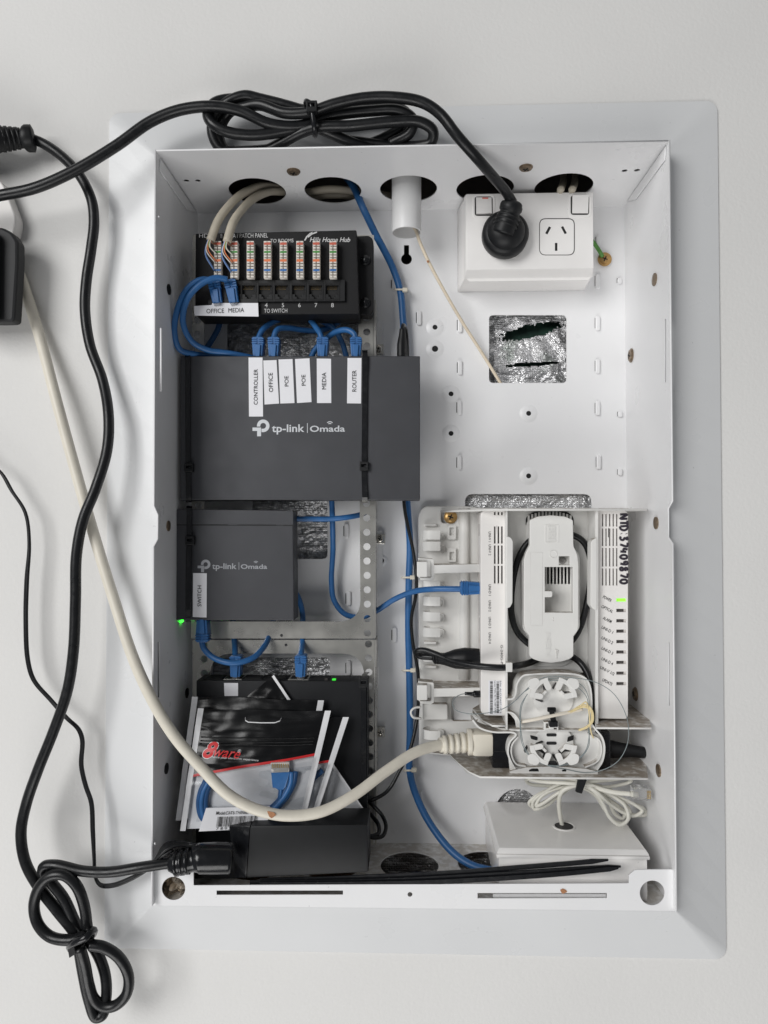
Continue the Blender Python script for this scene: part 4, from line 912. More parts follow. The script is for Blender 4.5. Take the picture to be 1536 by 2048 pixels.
wall_strip('tray_wall', [(1013, 1424), (1026, 1427), (1036, 1438), (1040, 1450)], TY - .003, TY + .004, .0012, tr)
wall_strip('tray_wall', [(1036, 1474), (1024, 1490), (1023, 1510), (1032, 1528), (1052, 1533)], TY - .002, TY + .004, .0012, tr)
wall_strip('tray_wall', [(1178, 1470), (1198, 1480), (1203, 1500), (1196, 1522), (1170, 1535)], TY - .002, TY + .004, .0012, tr)
plate('front_edge', rnd([(1020, 1543), (1052, 1535), (1100, 1533), (1118, 1533), (1172, 1538), (1196, 1543), (1196, 1549), (1020, 1549)], 1), TY - .004, .003, M_crad, tr, bev=.0003)
for u in (1070, 1155): lathe('pip', U(u, 1551, TY - .001), (0, -1, 0), [(.0022, -.001), (.0022, .0012), (.0012, .0018), (0, .0019)], M_crad, tr, 14)
def spool(cx, cy, s):
    Yt = TY - .0062
    P = lambda a, r, ry=None: (cx + r * math.cos(math.radians(a * s)), cy + (ry or r * .93) * math.sin(math.radians(a * s)))
    plate('spool', circ(cx, cy, 40, 32, 37), TY + .001, .0015, M_crad, tr)
    for a0, a1 in ((-176, -104), (-76, -4)):
        ang = [a0 + (a1 - a0) * k / 10 for k in range(11)]
        plate('spool_arc', [P(a, 48) for a in ang] + [P(a, 39) for a in reversed(ang)], Yt, .0014, M_crad, tr, bev=.0003)
        wall_strip('spool_wall', [P(a, 43) for a in ang], Yt + .0014, TY + .001, .0012, tr)
        m = -140 if a0 < -100 else -40
        q = P(m, 53); plate('spool_lug', rnd([P(m - 15, 44), P(m - 15, 58), P(m, 65), P(m + 15, 58), P(m + 15, 44)], 6, 4), Yt - .0003, .0016, M_crad, tr, bev=.0004)
        for a in ((-112, -168) if m < -90 else (-68, -12)):
            plate('spool_tongue', rnd([P(a - 8, 43), P(a + 8, 43), P(a + 15, 24), P(a, 20), P(a - 15, 24)], 4, 3), Yt + .0002, .0012, M_crad, tr, bev=.0003)
            plate('tongue_slot', rnd([P(a - 15, 36), P(a - 12, 36), P(a - 22, 20), P(a - 30, 24)], 2, 2), TY - .0008, .0006, M_hole if s < 0 else M_grink, tr)
    for sx in (-1, 1):
        plate('spool_finger', slot(cx + sx * 20, cy - 10 * s, 45 * sx * s, 16, 5), TY - .004, .005, M_crad, tr, bev=.0003)
spool(1107, 1398, 1); spool(1107, 1488, -1)
for v in (1470, 1486.5): plate('tray_slot', rr(1093, v - 3, 1113, v + 3, 3), TY + .0004, .0004, M_hole, tr)
for q in ([(1060, 1470), (1075, 1474), (1074, 1481), (1062, 1478)], [(1136, 1474), (1148, 1470), (1147, 1480), (1134, 1484)], [(1074, 1500), (1086, 1494), (1092, 1500), (1090, 1510), (1080, 1503)], [(1116, 1500), (1126, 1496), (1132, 1502), (1124, 1506), (1120, 1512)], [(1047, 1500), (1054, 1489), (1056, 1496), (1050, 1507)],
          [(1094, 1530), (1098, 1522), (1112, 1522), (1116, 1530)], [(1058, 1540), (1064, 1537), (1076, 1537), (1078, 1543), (1058, 1543)], [(1124, 1540), (1132, 1538), (1133, 1543), (1124, 1543)]):
    plate('tray_slot', rnd(q, 2), TY + .0002 if q[0][1] < 1528 else TY - .0042, .0004, M_hole, tr)
tray_tie = thing('hook_tie', 'small black strap holding fibres in middle of splice tray', 'strap', U(1106, 1455, TY))
plate('strap', rnd([(1098, 1420), (1108, 1420), (1114, 1448), (1103, 1450)], 2), TY - .007, .0012, M_black, tray_tie)
plate('strap_end', rnd(rect(1095, 1415, 1112, 1424), 2), TY - .0055, .0014, M_black, tray_tie)
plate('lock_head', rnd([(1098, 1445), (1116, 1443), (1116, 1454), (1100, 1455)], 1.5), TY - .0085, .005, M_black, tray_tie, bev=.0004)
plate('bridge', rect(1088, 1444, 1117, 1460), TY - .004, .005, M_crad, tr, bev=.0003, holes=[rect(1092, 1447, 1098, 1456), rect(1108, 1456, 1114, 1459)])
# fibres
M_fib = mat('grey_blue_fibre', (128, 138, 140), .4); M_yel = mat('yellowed_fibre_tube', (226, 208, 160), .4, var=.1, vscale=300)
fb = thing('fibre_lead', 'thin grey-blue fibre looping round the splice tray', 'fibre', U(940, 1388, -.06))
FBY = TY - .0055
tube('fibre', [(934, 1387, -.062), (922, 1389, -.066), (910, 1396, -.07), (905, 1408, -.072), (912, 1420, -.074), (935, 1427, -.076), (965, 1427, -.077), (1000, 1420, -.0775), (1025, 1406, -.0775), (1048, 1384, -.0765), (1072, 1362, -.076), (1100, 1353, -.076), (1140, 1355, -.0775), (1190, 1364, -.079), (1225, 1385, -.081), (1248, 1420, -.082), (1257, 1455, -.082), (1254, 1490, -.083), (1236, 1522, -.083), (1205, 1540, -.081), (1170, 1545, -.077), (1130, 1538, -.0755), (1095, 1531, -.0755), (1062, 1515, -.0755), (1045, 1490, -.0755), (1040, 1450, -.0755), (1042, 1410, -.0755), (1055, 1388, -.0755)], .00034, M_fib, fb, n=6)
tube('fibre', [(1048, 1384, FBY), (1085, 1360, FBY), (1130, 1358, FBY), (1165, 1372, FBY), (1178, 1400, FBY), (1176, 1450, FBY), (1178, 1490, FBY), (1160, 1516, FBY), (1120, 1531, FBY), (1080, 1525, FBY), (1052, 1500, FBY), (1042, 1460, FBY), (1043, 1415, FBY), (1052, 1392, FBY)], .00034, M_fib, fb, n=6)
tube('fibre', [(1068, 1372, FBY), (1100, 1361, FBY), (1140, 1366, FBY), (1172, 1392, FBY), (1177, 1420, FBY), (1174, 1495, FBY), (1150, 1522, FBY), (1105, 1532, FBY), (1070, 1518, FBY)], .00034, M_fib, fb, n=6)
tube('connector', [(962, 1388, -.060, .0030), (948, 1388, -.061, .0030), (946, 1388, -.061, .0019), (930, 1387, -.062, .0014)], .003, M_blackg, fb, n=12, sub=4)
yw = thing('splice_wires', 'yellowed splice tubes crossing the middle of splice tray', 'wires', U(1106, 1440, TY))
tube('splice_tube', [(1040, 1444, TY - .002), (1068, 1439, TY - .005), (1106, 1431, TY - .0066), (1140, 1424, TY - .005), (1165, 1418, TY - .004)], .0016, mat('cream_sleeve', (228, 220, 206), .4), yw, n=8)
for k in range(5):
    a = random.uniform(-3, 3); b_ = random.uniform(-4, 4)
    tube('splice_wire', [(1110, 1430, TY - .0068), (1140, 1424 + a * .5, TY - .006), (1166, 1412 + a, TY - .006), (1180 + b_, 1418 + a, TY - .007), (1183 + b_ * .8, 1440 + b_, TY - .007), (1172 + a, 1455, TY - .006), (1157 + b_, 1460 + a * .4, TY - .005)], .0006, M_yel, yw, n=6)
tube('splice_wire', [(1160, 1412, TY - .006), (1172, 1404, TY - .007), (1178, 1425, TY - .007), (1180, 1452, TY - .006), (1184, 1470, TY - .005), (1187, 1476, TY - .004)], .0006, M_yel, yw, n=6)

# ------------------------------------------------------------------ power brick and its leads
pb = thing('power_brick', 'black power brick behind the splice tray with its cord', 'power supply', U(1130, 1545, -.03))
zsh = U(1296, 1556, -.082).z
boxw('body', U(984, 1500, -.063).x, U(1222, 1500, -.063).x, -.063, -.02, zsh + .0002, U(1000, 1463, -.063).z, M_blackg, pb, .002)
boxw('seam', U(983.6, 1500, -.063).x, U(1222.4, 1500, -.063).x, -.0633, -.0197, U(1000, 1503, -.063).z - .0003, U(1000, 1503, -.063).z + .0003, M_hole, pb)
tube('grommet', [(1215, 1497, -.045, .008), (1240, 1500, -.045, .0065), (1262, 1502, -.045, .0055), (1288, 1505, -.046, .0048), (1294, 1505, -.046, .003)], .006, M_black, pb, n=14)
CB = .0036
pbc = [(1205, 1478, -.058), (1192, 1455, -.066), (1186, 1425, -.068), (1183, 1385, -.066), (1176, 1350, -.060), (1160, 1325, -.054), (1140, 1312, -.050), (1110, 1308, -.048), (1080, 1300, -.048), (1058, 1288, -.050), (1035, 1265, -.052), (1024, 1235, -.0535), (1023, 1190, -.0535), (1030, 1140, -.052), (1042, 1105, -.050), (1062, 1080, -.048), (1100, 1066, -.046), (1145, 1070, -.048), (1168, 1085, -.051), (1181, 1118, -.053), (1181, 1160, -.055), (1172, 1215, -.055), (1160, 1255, -.053), (1145, 1280, -.05), (1120, 1300, -.047), (1090, 1312, -.049), (1060, 1325, -.058), (1030, 1332, -.074), (1010, 1335, -.0755), (975, 1334, -.074), (935, 1329, -.066), (900, 1320, -.056), (870, 1308, -.048), (848, 1301, -.044), (836, 1302, -.042), (833, 1306, -.040), (840, 1312, -.038), (860, 1314, -.04), (880, 1316, -.044)]
pbc = [(u, v, min(y, -.0525) if 1018 < u < 1186 and v < 1322 else y) for u, v, y in pbc]
tube('cord', pbc, CB * .78, M_cord, pb, sub=6, n=10)
tube('plug_boot', [(868, 1316, -.045, .0038), (890, 1318, -.05, .0055), (910, 1318, -.052, .0085), (930, 1317, -.053, .0095), (950, 1317, -.053, .0090), (962, 1317, -.053, .0085)], .008, M_black, pb, n=16)
for k in range(5): tube('strain_ring', [(870 + k * 5.4, 1316.4 + k * .3, -.0465 - k * .0009, .0052), (872.5 + k * 5.4, 1316.5 + k * .3, -.0470 - k * .0009, .0052)], .005, M_black, pb, n=12, sub=2)
plate('cord_clip', rnd(rect(1012, 1325, 1025, 1344), 2), -.0795, .005, M_crad, cr, bev=.0004)

# ------------------------------------------------------------------ white phone cable coil
ph = thing('phone_cable', 'coiled white phone cable with clear plug above junction box', 'cable', U(1128, 1655, -.05))
r_ = .0015
tube('cord', [(1128, 1665, -.052), (1122, 1640, -.055), (1118, 1605, -.06), (1124, 1583, -.064), (1145, 1572, -.066), (1175, 1570, -.068), (1200, 1578, -.07), (1230, 1585, -.072), (1262, 1588, -.074)], .0019, M_phone, ph)
tube('cord', [(1262, 1588, -.074), (1275, 1588, -.074)], .0024, M_phone, ph)
for k, lp_ in enumerate(([(1150, 1562), (1110, 1575), (1075, 1590), (1058, 1606), (1066, 1614), (1095, 1600), (1130, 1578), (1165, 1570), (1210, 1588), (1250, 1602), (1288, 1618), (1290, 1630), (1262, 1628), (1220, 1600), (1185, 1575)],
                         [(1150, 1566), (1100, 1566), (1062, 1558), (1052, 1560), (1060, 1568), (1110, 1572), (1160, 1574), (1190, 1590), (1210, 1620), (1232, 1645), (1252, 1644), (1260, 1622), (1240, 1600), (1200, 1578)],
                         [(1155, 1570), (1120, 1590), (1090, 1612), (1068, 1618), (1066, 1604), (1090, 1584), (1130, 1565), (1180, 1572), (1215, 1600), (1230, 1628), (1246, 1636), (1252, 1615), (1235, 1590), (1210, 1575)],
                         [(1150, 1572), (1112, 1578), (1082, 1594), (1072, 1612), (1084, 1608), (1120, 1584), (1170, 1566), (1220, 1560), (1255, 1556), (1262, 1562), (1230, 1572), (1190, 1574)],
                         [(1150, 1560), (1105, 1556), (1070, 1552), (1056, 1556), (1075, 1562), (1130, 1566), (1180, 1570), (1225, 1588), (1270, 1610), (1284, 1622), (1266, 1632), (1225, 1612), (1190, 1582)],
                         [(1160, 1568), (1185, 1580), (1205, 1606), (1220, 1636), (1240, 1650), (1256, 1638), (1250, 1612), (1225, 1592), (1190, 1576)])):
    Yb = -.046 - .0042 * k
    tube('cord', [(u, v, Yb - .004 * math.sin(i * .8 + k) - .006 * (1 if 1120 < u < 1200 else 0)) for i, (u, v) in enumerate(lp_)], r_, M_phone, ph, closed=True, n=8, sub=6)
plate('bundle_tie', rnd([(1156, 1558), (1174, 1560), (1164, 1588), (1151, 1584)], 2), -.080, .002, M_black, ph, bev=.0004)
plate('bundle_tie', rnd([(1156, 1560), (1173, 1561), (1165, 1582), (1154, 1580)], 2), -.046, .002, M_black, ph)
pl = plate('plug', rnd([(1268, 1578), (1288, 1577), (1303, 1579), (1303, 1600), (1290, 1602), (1268, 1600)], 1.5), -.079, .010, M_clear, ph, bev=.0005)
for k in range(6): plate('contact', rect(1294, 1582 + k * 2.8, 1302, 1583.2 + k * 2.8), -.0794, .0004, M_gold, pl)
# ------------------------------------------------------------------ junction box on the cabinet floor
jb = thing('junction_box', 'white plastic junction box on cabinet floor with cable hole', 'junction box', U(1130, 1760, -.05))
zl = UZ(1000, 1699, 0).z if False else U(1145, 1700, -.101).z
zl2 = U(1145, 1718, -.101).z
xa, xb = U(993, 1706, -.101).x, U(1300, 1704, -.101).x
hexa('lid', [(xa + .0025, -.0985, zl), (xb - .0025, -.0985, zl - .0), (xb, -.101, zl - .004), (xa, -.101, zl - .004), (xa + .0025, -.0035, zl), (xb - .0025, -.0035, zl), (xb, -.001, zl - .004), (xa, -.001, zl - .004)], M_white, jb, .0009)
boxw('lid_skirt', xa, xb, -.101, -.001, zl2, zl - .0045, M_white, jb, .0006)
boxw('body', xa + .002, xb - .0015, -.099, -.0015, ZB + .0004, zl2 - .0003, M_white, jb, .001)
c = UZ(1128, 1653, zl)
lathe('cable_hole', (c.x, c.y, zl), (0, 0, 1), [(.0098, .0001), (.0098, .0007), (.0082, .0007), (.0080, .00025), (0, .00025)], M_white, jb, 28)
lathe('hole_dark', (c.x, c.y, zl), (0, 0, 1), [(.0078, .0003), (.0078, .0005)], M_grink, jb, 24)


# ================================================================== cable packets
M_bag_b = mat('black_foil_print', (12, 12, 14), .2, spec=.4, bump=.12, bscale=120, var=.15, vscale=60)
M_bag_w = mat('packet_white_back', (236, 236, 238), .35, bump=.15, bscale=120)
M_bag_e = mat('packet_white_edge', (232, 232, 234), .3, bump=.2, bscale=140)
def film():
    m = bpy.data.materials.new('clear_film'); m.use_nodes = True; nt_ = m.node_tree; N = nt_.nodes; L = nt_.links
    out = N['Material Output']; N.remove(N['Principled BSDF'])
    t = N.new('ShaderNodeBsdfTransparent'); t.inputs[0].default_value = (.93, .94, .95, 1)
    g = N.new('ShaderNodeBsdfGlossy'); g.inputs['Roughness'].default_value = .12
    f = N.new('ShaderNodeFresnel'); f.inputs['IOR'].default_value = 1.45
    x = N.new('ShaderNodeMixShader'); L.new(f.outputs[0], x.inputs[0]); L.new(t.outputs[0], x.inputs[1]); L.new(g.outputs[0], x.inputs[2]); L.new(x.outputs[0], out.inputs[0])
    return m
M_film = film()
M_cord2 = mat('matte_black_adapter', (24, 25, 27), .6, var=.15, vscale=100)
class Bag:
    """packet front as a wavy sheet: s across 0..1, t down 0..1"""
    def __init__(self, c4, ys, seed, amp=.0017, bulge=.004):
        self.c = [U(c[0], c[1], y) for c, y in zip(c4, ys)]; self.seed = seed; self.amp = amp; self.bulge = bulge
    def S(self, s, t, off=0.0):
        a = self.c[0].lerp(self.c[1], s); b = self.c[3].lerp(self.c[2], s); p = a.lerp(b, t)
        n1 = noise.fractal(Vector((s * 3.1 + self.seed, t * 4.2, self.seed)), 1.0, 2.0, 3)
        n2 = noise.noise(Vector((s * 1.7 + self.seed, t * 17, 2.2))) + .5 * noise.noise(Vector((s * 7 + self.seed, t * 30, 5.2))) + .12 * noise.turbulence(Vector((s * 6, t * 9 + self.seed, .7)), 3, True)
        bl = math.sin(math.pi * min(max(s, 0), 1)) ** .7 * math.sin(math.pi * min(max(t, 0), 1)) ** .8 if 0 <= t <= 1 else 0
        p = p + Vector((0, self.amp * (n1 * .5 + .30 * n2 * (1 if t < .5 else .5)) - self.bulge * bl - off, 0))
        return p + Vector((0, 0, .0012 * noise.noise(Vector((s * 4, self.seed, .3))) * (1 - t)))
    def patch(self, name, s0, s1, f0, f1, m, parent, off=0.0, ns=26, nt_=26):
        V = []; F = []
        for j in range(nt_ + 1):
            for i in range(ns + 1):
                s = s0 + (s1 - s0) * i / ns; a = f0(s) if callable(f0) else f0; b = f1(s) if callable(f1) else f1
                V.append(self.S(s, a + (b - a) * j / nt_, off))
        for j in range(nt_):
            for i in range(ns):
                k = j * (ns + 1) + i; F.append((k, k + ns + 1, k + ns + 2, k + 1))
        return pyd(name, V, F, m, parent, smooth=True, fix=False)
    def print(self, me, m, parent, s, t, w, h, tw, th, rot=0, off=.0012, name='lettering'):
        c, sn = math.cos(math.radians(rot)), math.sin(math.radians(rot))
        W = (self.c[1] - self.c[0]).length; H = (self.c[3] - self.c[0]).length
        for v in me.vertices:
            x, y = v.co.x / tw * w, v.co.y / th * h
            x, y = x * c - y * sn, x * sn + y * c
            v.co = self.S(s + x / W, t - y / H, off)
        return link(name, me, m, parent)
    def path(self, pts, r, m, parent, off, name='cord', n=8):
        return poly_tube(name, [self.S(s, t, off) for s, t in pts], r, m, parent, n=n)
def packet(label, c4, ys, seed, g, edge=.045, cable=True, flip=False):
    t = thing('cable_packet', label, 'packet', U(c4[3][0], c4[3][1], ys[3]), 'retail cable packets')
    b = Bag(c4, ys, seed)
    e2 = lambda s: g(s) + .022
    b.patch('header', edge, 1 - edge, 0.0, g, M_bag_b, t, .0004, 50, 60)
    b.patch('red_band', edge, 1 - edge, g, e2, M_red, t, .0004, 30, 3)
    b.patch('back_card', edge, 1 - edge, e2, 1.0, M_bag_w, t, -.0035)
    b.patch('clear_front', edge, 1 - edge, e2, 1.0, M_film, t, .0030, 40, 40)
    b.patch('sealed_edge', 0, edge, 0, 1, M_bag_e, t, .0006, 4, 50); b.patch('sealed_edge', 1 - edge, 1, 0, 1, M_bag_e, t, .0006, 4, 50)
    return t, b
# furthest packets first
ga = lambda s: .52 - .12 * s
t4, b4 = packet('tilted black cable packet poking out behind the other packets', [(462, 1420), (548, 1349), (728, 1618), (645, 1668)], [-.0575, -.0575, -.0625, -.0625], 5.1, lambda s: .55)
t2, b2 = packet('cable packet with black top just behind the front packet', [(384, 1393), (648, 1401), (606, 1640), (352, 1640)], [-.062, -.062, -.078, -.078], 2.3, ga)
t3, b3 = packet('cable packet standing to the right behind the front packet', [(430, 1430), (698, 1434), (628, 1648), (380, 1655)], [-.066, -.064, -.082, -.084], 8.8, ga)
b3.path([(.93, .50), (.86, .62), (.88, .78), (.82, .92)], .0026, M_blue, t3, -.0005)
b3.path([(.86, .50), (.80, .62), (.82, .78), (.76, .92)], .0026, M_blue, t3, -.0005)
gf = lambda s: .555 - .03 * s - .16 * (s ** .8) if s > .0 else .555
t1, b1 = packet('front cable packet with red logo and a blue cord inside', [(396, 1417), (662, 1422), (607, 1652), (360, 1662)], [-.071, -.070, -.089, -.091], 1.7, gf)
# hang hole, zip line
def strip(bag, pts, w, m, parent, off, name):
    V = []; F = []
    for i, (s, t) in enumerate(pts):
        V += [bag.S(s, t - w, off), bag.S(s, t + w, off)]
    for i in range(len(pts) - 1): F.append((2 * i, 2 * i + 1, 2 * i + 3, 2 * i + 2))
    return pyd(name, V, F, m, parent, smooth=True, fix=False)
hp = [(.37, .065), (.375, .09), (.40, .105), (.5, .108), (.60, .102), (.635, .085), (.64, .06)]
strip(b1, hp, .004, M_bag_e, t1, .0009, 'hang_hole_edge')
for tz in (.235, .265, .29): b1.path([(.06 + k * .11, tz) for k in range(9)], .0006, M_bag_b, t1, .0006, 'zip_track', 6)
me, tw, th = text_mesh('ware', .008, .3); b1.print(me, M_red, t1, .285, .368, .0235, .0058, tw, th, -6)
me, tw, th = text_mesh('8', .03, .3); b1.print(me, M_red, t1, .150, .335, .0106, .0150, tw, th, -14)
me, tw, th = text_mesh('8', .045, .3); b1.print(me, M_bag_w, t1, .150, .335, .0116, .0162, tw, th, -14, .0010)
me, tw, th = text_mesh('®', .0); b1.print(me, M_bag_w, t1, .375, .345, .003, .003, tw, th)
me, tw, th = text_mesh('Enhance your electronic experience'); b1.print(me, M_bag_w, t1, .34, .405, .045, .0020, tw, th, -4)
# cord and plug inside the front packet
for k in range(3):
    b1.path([(.155 + k * .022, .585 + k * .01), (.125 + k * .025, .68), (.125 + k * .027, .80), (.17 + k * .025, .90), (.30, .955 - k * .01), (.50, .95 - k * .012), (.70 - k * .015, .88 - k * .012), (.80 - k * .02, .76), (.845 - k * .022, .62), (.84 - k * .03, .52)], .0024, M_blue, t1, .0005 + .001 * (k % 2))
b1.path([(.757, .66), (.765, .76), (.75, .85), (.69, .92)], .0024, M_blue, t1, .0008)
def onbag(name, b, q, m, parent, off, d):
    V = [b.S(s, t, off + d) for s, t in q] + [b.S(s, t, off) for s, t in q]; n = len(q)
    return pyd(name, V, [tuple(range(n)), tuple(range(2 * n - 1, n - 1, -1))] + [(i, (i + 1) % n, n + (i + 1) % n, n + i) for i in range(n)], m, parent)
onbag('plug', b1, [(.655, .515), (.795, .515), (.79, .64), (.775, .66), (.735, .66), (.715, .645), (.69, .64)], M_blue_d, t1, -.002, .0055)
pn = onbag('plug_nose', b1, [(.635, .435), (.775, .43), (.79, .515), (.66, .52)], mat('clear_plug', (206, 204, 200), .15), t1, -.002, .005)
for k in range(8): onbag('contact', b1, [(.648 + k * .0165, .44), (.655 + k * .0165, .44), (.664 + k * .0165, .475), (.657 + k * .0165, .475)], M_gold, pn, .003, .0003)
lb1 = onbag('barcode_label', b1, [(.195, .80), (.70, .795), (.71, .985), (.165, .99)], M_paper, t1, .0044, .0004)
me, tw, th = text_mesh('Model:CAT6 THINBL- 0.5M', .01); b1.print(me, M_ink, lb1, .445, .84, .037, .0028, tw, th, 0, .0052)
V = []; F = []; s = .30
while s < .62:
    wd = random.choice((.0025, .0025, .005, .0075)); k = len(V); V += [b1.S(s, .87, .0052), b1.S(s + wd, .87, .0052), b1.S(s + wd, .955, .0052), b1.S(s, .955, .0052)]; F.append((k, k + 1, k + 2, k + 3)); s += wd + random.choice((.003, .004, .006))
pyd('barcode', V, F, M_ink, lb1, fix=False)
me, tw, th = text_mesh('7 8 9 2 6 4 1 0 5 3'); b1.print(me, M_ink, lb1, .46, .97, .036, .0022, tw, th, 0, .0052)

# ================================================================== loose adapter lying on the cabinet floor
ad = thing('power_adapter', 'black oblong power adapter lying on the cabinet floor', 'adapter', U(600, 1758, -.09))
ya, yb = -.105, -.070
A = [U(500, 1652, ya), U(736, 1649, ya), U(737, 1745, ya), U(492, 1757, ya)]
zf = A[3].z
Bk = [Vector((p.x, yb, p.z)) for p in A]
hexa('body', A + Bk, M_black, ad, .0018)
E1 = [U(458, 1653, ya + .008), U(500, 1652, ya + .0006), U(492, 1757, ya + .0006), U(470, 1756, ya + .006)]
hexa('end_cap', E1 + [Vector((p.x, yb + .001, p.z)) for p in E1], M_blackg, ad, .001)
hexa('inlet_step', [U(388, 1716, ya + .018), U(474, 1716, ya + .012), U(474, 1758, ya + .012), U(388, 1758, ya + .018)] + [U(388, 1716, ya + .018) + Vector((0, .02, 0)), U(474, 1716, ya + .012) + Vector((0, .02, 0)), U(474, 1758, ya + .012) + Vector((0, .02, 0)), U(388, 1758, ya + .018) + Vector((0, .02, 0))], M_black, ad, .001)
# ------------------------------------------------------------------ black mains lead on the left
ml = thing('mains_lead', 'thick black mains lead hanging left of cabinet, knotted at the bottom', 'mains lead', U(350, 1726, -.12))
tube('inlet_plug', [(340, 1726, -.121, .0062), (352, 1726, -.121, .0085), (360, 1725, -.121, .0090), (385, 1720, -.119, .0088), (398, 1717, -.118, .0115), (430, 1716, -.116, .0118), (462, 1716, -.113, .0118)], .01, M_blackg, ml, n=16, sub=5)
for k in range(3): tube('strain_ring', [(352 + k * 11, 1726 - k * 2, -.121, .0100), (357 + k * 11, 1725.5 - k * 2, -.121, .0100)], .01, M_blackg, ml, n=14, sub=2)
for k in range(7):
    a0 = k * .5
    tube('twist_wire', [(310, 1722, -.122), (332, 1700 - 2 * k, -.121 + .001 * k), (358 + 3 * k, 1690 - 1.5 * (k % 4), -.118 + .001 * k), (392 + 2 * k, 1697 - 2 * (k % 3), -.116), (412, 1708, -.112)], .0013, M_cord, ml, n=6)
WL = -.0900
ca = [(62, 277, -.100), (88, 288, -.100), (125, 314, -.102), (160, 352, -.105), (183, 400, -.105), (188, 445, -.104), (182, 500, -.103), (173, 560, -.102), (170, 620, -.102), (180, 690, -.102), (205, 760, -.103), (217, 830, -.110), (214, 900, -.114), (192, 975, -.118), (166, 1040, -.119), (153, 1110, -.119), (151, 1200, -.118), (147, 1300, -.118), (135, 1380, -.118), (108, 1460, -.118), (76, 1540, -.118), (52, 1610, -.116), (42, 1665, -.117), (50, 1722, -.118), (75, 1770, -.119), (115, 1822, -.120), (150, 1868, -.121), (158, 1900, -.121), (165, 1940, -.120), (178, 2000, -.119), (192, 2034, -.118), (205, 2030, -.117), (212, 2000, -.115), (212, 1960, -.113), (203, 1925, -.112), (186, 1893, -.113), (165, 1872, -.116), (150, 1845, -.118), (128, 1798, -.119), (105, 1768, -.119), (86, 1744, -.120), (88, 1733, -.121), (110, 1730, -.122), (165, 1742, -.123), (220, 1744, -.124), (280, 1735, -.124), (345, 1725, -.121)]
tube('cord', ca, .0042, M_cord, ml, sub=8, n=12)
loop = [(180, 1890, -.128), (206, 1894, -.127), (238, 1915, -.124), (257, 1952, -.121), (252, 1990, -.119), (228, 2012, -.118), (205, 2012, -.118), (188, 1998, -.119), (178, 1970, -.121), (170, 1930, -.124), (160, 1895, -.128)]
tube('cord', loop, .0042, M_cord, ml, sub=8, n=12)
loop2 = [(172, 1872, -.129), (140, 1880, -.129), (100, 1873, -.127), (76, 1848, -.126), (68, 1812, -.126), (78, 1775, -.127), (100, 1752, -.128), (128, 1750, -.128), (152, 1770, -.127), (168, 1810, -.125), (175, 1858, -.124)]
tube('cord', loop2, .0042, M_cord, ml, sub=8, n=12)
tube('bundle_tie', [(140, 1893, -.126), (150, 1884, -.134), (172, 1874, -.136), (184, 1862, -.131), (186, 1868, -.116), (170, 1882, -.107), (148, 1896, -.114)], .0030, M_blackg, ml, closed=True, n=8)
plate('tie_lock', rnd([(134, 1894), (148, 1890), (152, 1908), (138, 1917)], 2), -.131, .009, M_black, ml, bev=.0006)
# its plug at the wall, cut by the picture's edge
tube('plug_body', [(-120, 279, -.106, .020), (-90, 279, -.110, .020), (-55, 278, -.112, .017), (-20, 278, -.112, .013), (0, 278, -.110, .0095), (20, 277, -.106, .0085), (44, 276, -.1025, .0078)], .01, M_black, ml, n=18)
for k in range(4): tube('strain_ring', [(2 + k * 10, 278 - k * .4, -.109 + k * .0015, .0102 - k * .0005), (7 + k * 10, 278 - k * .4, -.108 + k * .0015, .0102 - k * .0005)], .01, M_black, ml, n=16, sub=2)
tube('plug_collar', [(50, 277, -.102, .0085), (53, 277, -.102, .0105), (66, 277, -.1005, .0105), (70, 277, -.1, .0070)], .01, M_black, ml, n=18, sub=3)
# ------------------------------------------------------------------ thin black lead
tl = thing('thin_lead', 'thin black twin lead hanging at far left of the wall', 'lead', U(200, 1765, -.1))
pts = [(-420, 760, -.095), (-220, 800, -.1), (-90, 860, -.1), (-30, 920, -.1), (0, 943, -.1), (22, 980, -.1), (50, 1025, -.1), (58, 1085, -.1), (52, 1160, -.1), (50, 1240, -.1), (54, 1320, -.1), (66, 1360, -.1), (100, 1400, -.1), (132, 1436, -.102), (155, 1458, -.103), (163, 1480, -.103), (161, 1530, -.103), (170, 1572, -.103), (181, 1605, -.104), (184, 1660, -.106), (188, 1720, -.108), (190, 1752, -.110), (200, 1768, -.112), (225, 1769, -.115), (262, 1755, -.118), (300, 1735, -.1195), (325, 1712, -.121), (345, 1700, -.119)]
tube('strand', pts, .0013, M_cord, tl, sub=6, n=8)
tube('strand', [(u + 3.2 if 1100 < v < 1700 or v < 1000 else u + 1, v + (0 if 1000 < v < 1740 else 3.4), y - .0004) for u, v, y in pts], .0013, M_cord, tl, sub=6, n=8)
# ------------------------------------------------------------------ cream power cable
cp = thing('power_cable', 'thick cream power cable sweeping across the cabinet to cream plug', 'power cable', U(985, 1492, -.045))
tube('cord', [(8, 470, -.0902), (36, 540, -.0902), (60, 610, -.0912), (84, 690, -.0955), (110, 790, -.102), (148, 930, -.1045), (185, 1060, -.1075), (225, 1190, -.1135), (268, 1320, -.121), (310, 1410, -.124), (350, 1474, -.124), (400, 1532, -.121), (455, 1588, -.119), (510, 1618, -.117), (570, 1631, -.115), (640, 1624, -.111), (705, 1592, -.103), (770, 1544, -.090), (830, 1505, -.074), (875, 1491, -.062), (893, 1489, -.058)], .0045, M_cream, cp, sub=8, n=14)
tube('plug_boot', [(880, 1490, -.060, .0062), (895, 1489, -.057, .0068), (936, 1484, -.054, .0076)], .007, M_cream, cp, n=16, sub=4)
for k in range(4):
    tube('boot_ridge', [(886 + k * 12, 1489.5 - k * 1.4, -.0585 + k * .0012, .0079 + k * .0003), (893 + k * 12, 1489 - k * 1.4, -.058 + k * .0012, .0079 + k * .0003)], .008, M_cream, cp, n=16, sub=2)
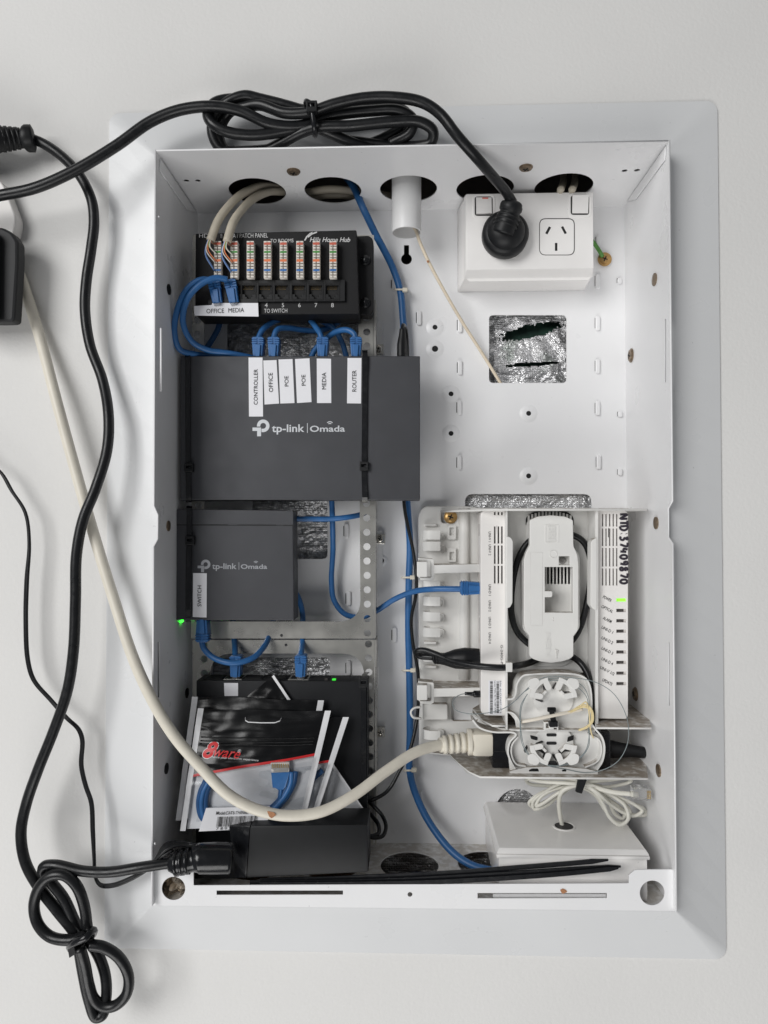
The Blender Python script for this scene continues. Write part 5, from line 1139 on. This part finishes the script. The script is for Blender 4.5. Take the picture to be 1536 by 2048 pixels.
tube('plug_collar', [(934, 1484, -.054, .0085), (935, 1484, -.054, .0115), (944, 1484, -.054, .0115), (945, 1484, -.054, .0100)], .01, M_cream, cp, n=18, sub=3)
zc = U(965, 1484, -.054).z
boxw('plug_body', U(944, 1484, -.06).x, U(986, 1484, -.06).x, -.0645, -.0435, zc - .0098, zc + .0098, M_cream, cp, .003)
onm = [(544, 1626), (552, 1628), (548, 1632), (541, 1635), (536, 1630)]
plate('stain', rnd([(534, 1622), (548, 1625), (552, 1630), (543, 1637), (538, 1633)], 2), -.1208, .0003, M_stain, cp)
# ------------------------------------------------------------------ outlet things at the picture's left edge
wo = thing('adapter_block', 'black plug-in adapter at left edge of the photo', 'adapter', U(-20, 640, -.1))
plate('body', rnd([(-95, 452), (4, 454), (23, 464), (35, 482), (35, 527), (28, 638), (23, 643), (-95, 646)], 6), -.1165, .0125, M_cord2, wo, bev=.002)
plate('front_step', rnd([(-95, 458), (-16, 458), (-8, 468), (-10, 634), (-95, 640)], 5), -.1245, .0086, M_cord2, wo, bev=.001)
wp = thing('double_adapter', 'pale double adapter above the black adapter at left edge', 'adapter', U(-10, 470, -.1))
plate('body', rnd([(-70, 358), (0, 361), (8, 372), (31, 432), (31, 446), (26, 468), (-70, 478)], 5), -.098, .0128, M_ntd, wp, bev=.0012)
# ------------------------------------------------------------------ spare cable ties on the lip
def spare(label, pts, w=.0036):
    C = smooth_path([U(*p) for p in pts], 8); V = []; F = []; N_ = len(C)
    for i, c in enumerate(C):
        ww = w * (1 if i < N_ - 5 else (N_ - i) / 6 + .2)
        for s, y in ((-1, 0), (1, 0), (1, -.0012), (-1, -.0012)): V.append(c + Vector((0, y, s * ww / 2)))
    for i in range(N_ - 1):
        for k in range(4): F.append((i * 4 + k, i * 4 + (k + 1) % 4, i * 4 + 4 + (k + 1) % 4, i * 4 + 4 + k))
    F += [(0, 1, 2, 3), tuple(range(len(V) - 4, len(V)))]
    o = pyd('loose_cable_tie', V, F, M_blackg); tag(o, label, 'cable tie', 'loose black cable ties on the cabinet lip')
spare('uppermost loose black cable tie, its tip pointing up right', [(520, 1760, -.104), (640, 1757, -.1045), (760, 1752, -.105), (900, 1745, -.1055), (1050, 1733, -.106), (1150, 1725, -.1065), (1216, 1719, -.107)])
spare('middle loose black cable tie lying over junction box front', [(500, 1764, -.1055), (640, 1763, -.106), (800, 1759, -.1065), (960, 1750, -.107), (1100, 1741, -.1078), (1190, 1735, -.108), (1241, 1732, -.108)])
spare('lowest loose black cable tie lying along the lip edge', [(520, 1768, -.107), (680, 1767, -.1075), (840, 1764, -.108), (980, 1757, -.1085), (1120, 1747, -.109), (1200, 1739, -.1092), (1236, 1735, -.1092)])
spare('short loose black cable tie tucked under the other ties', [(560, 1762, -.1035), (700, 1760, -.104), (820, 1757, -.1045), (930, 1752, -.105), (1010, 1746, -.1055)], .0045)
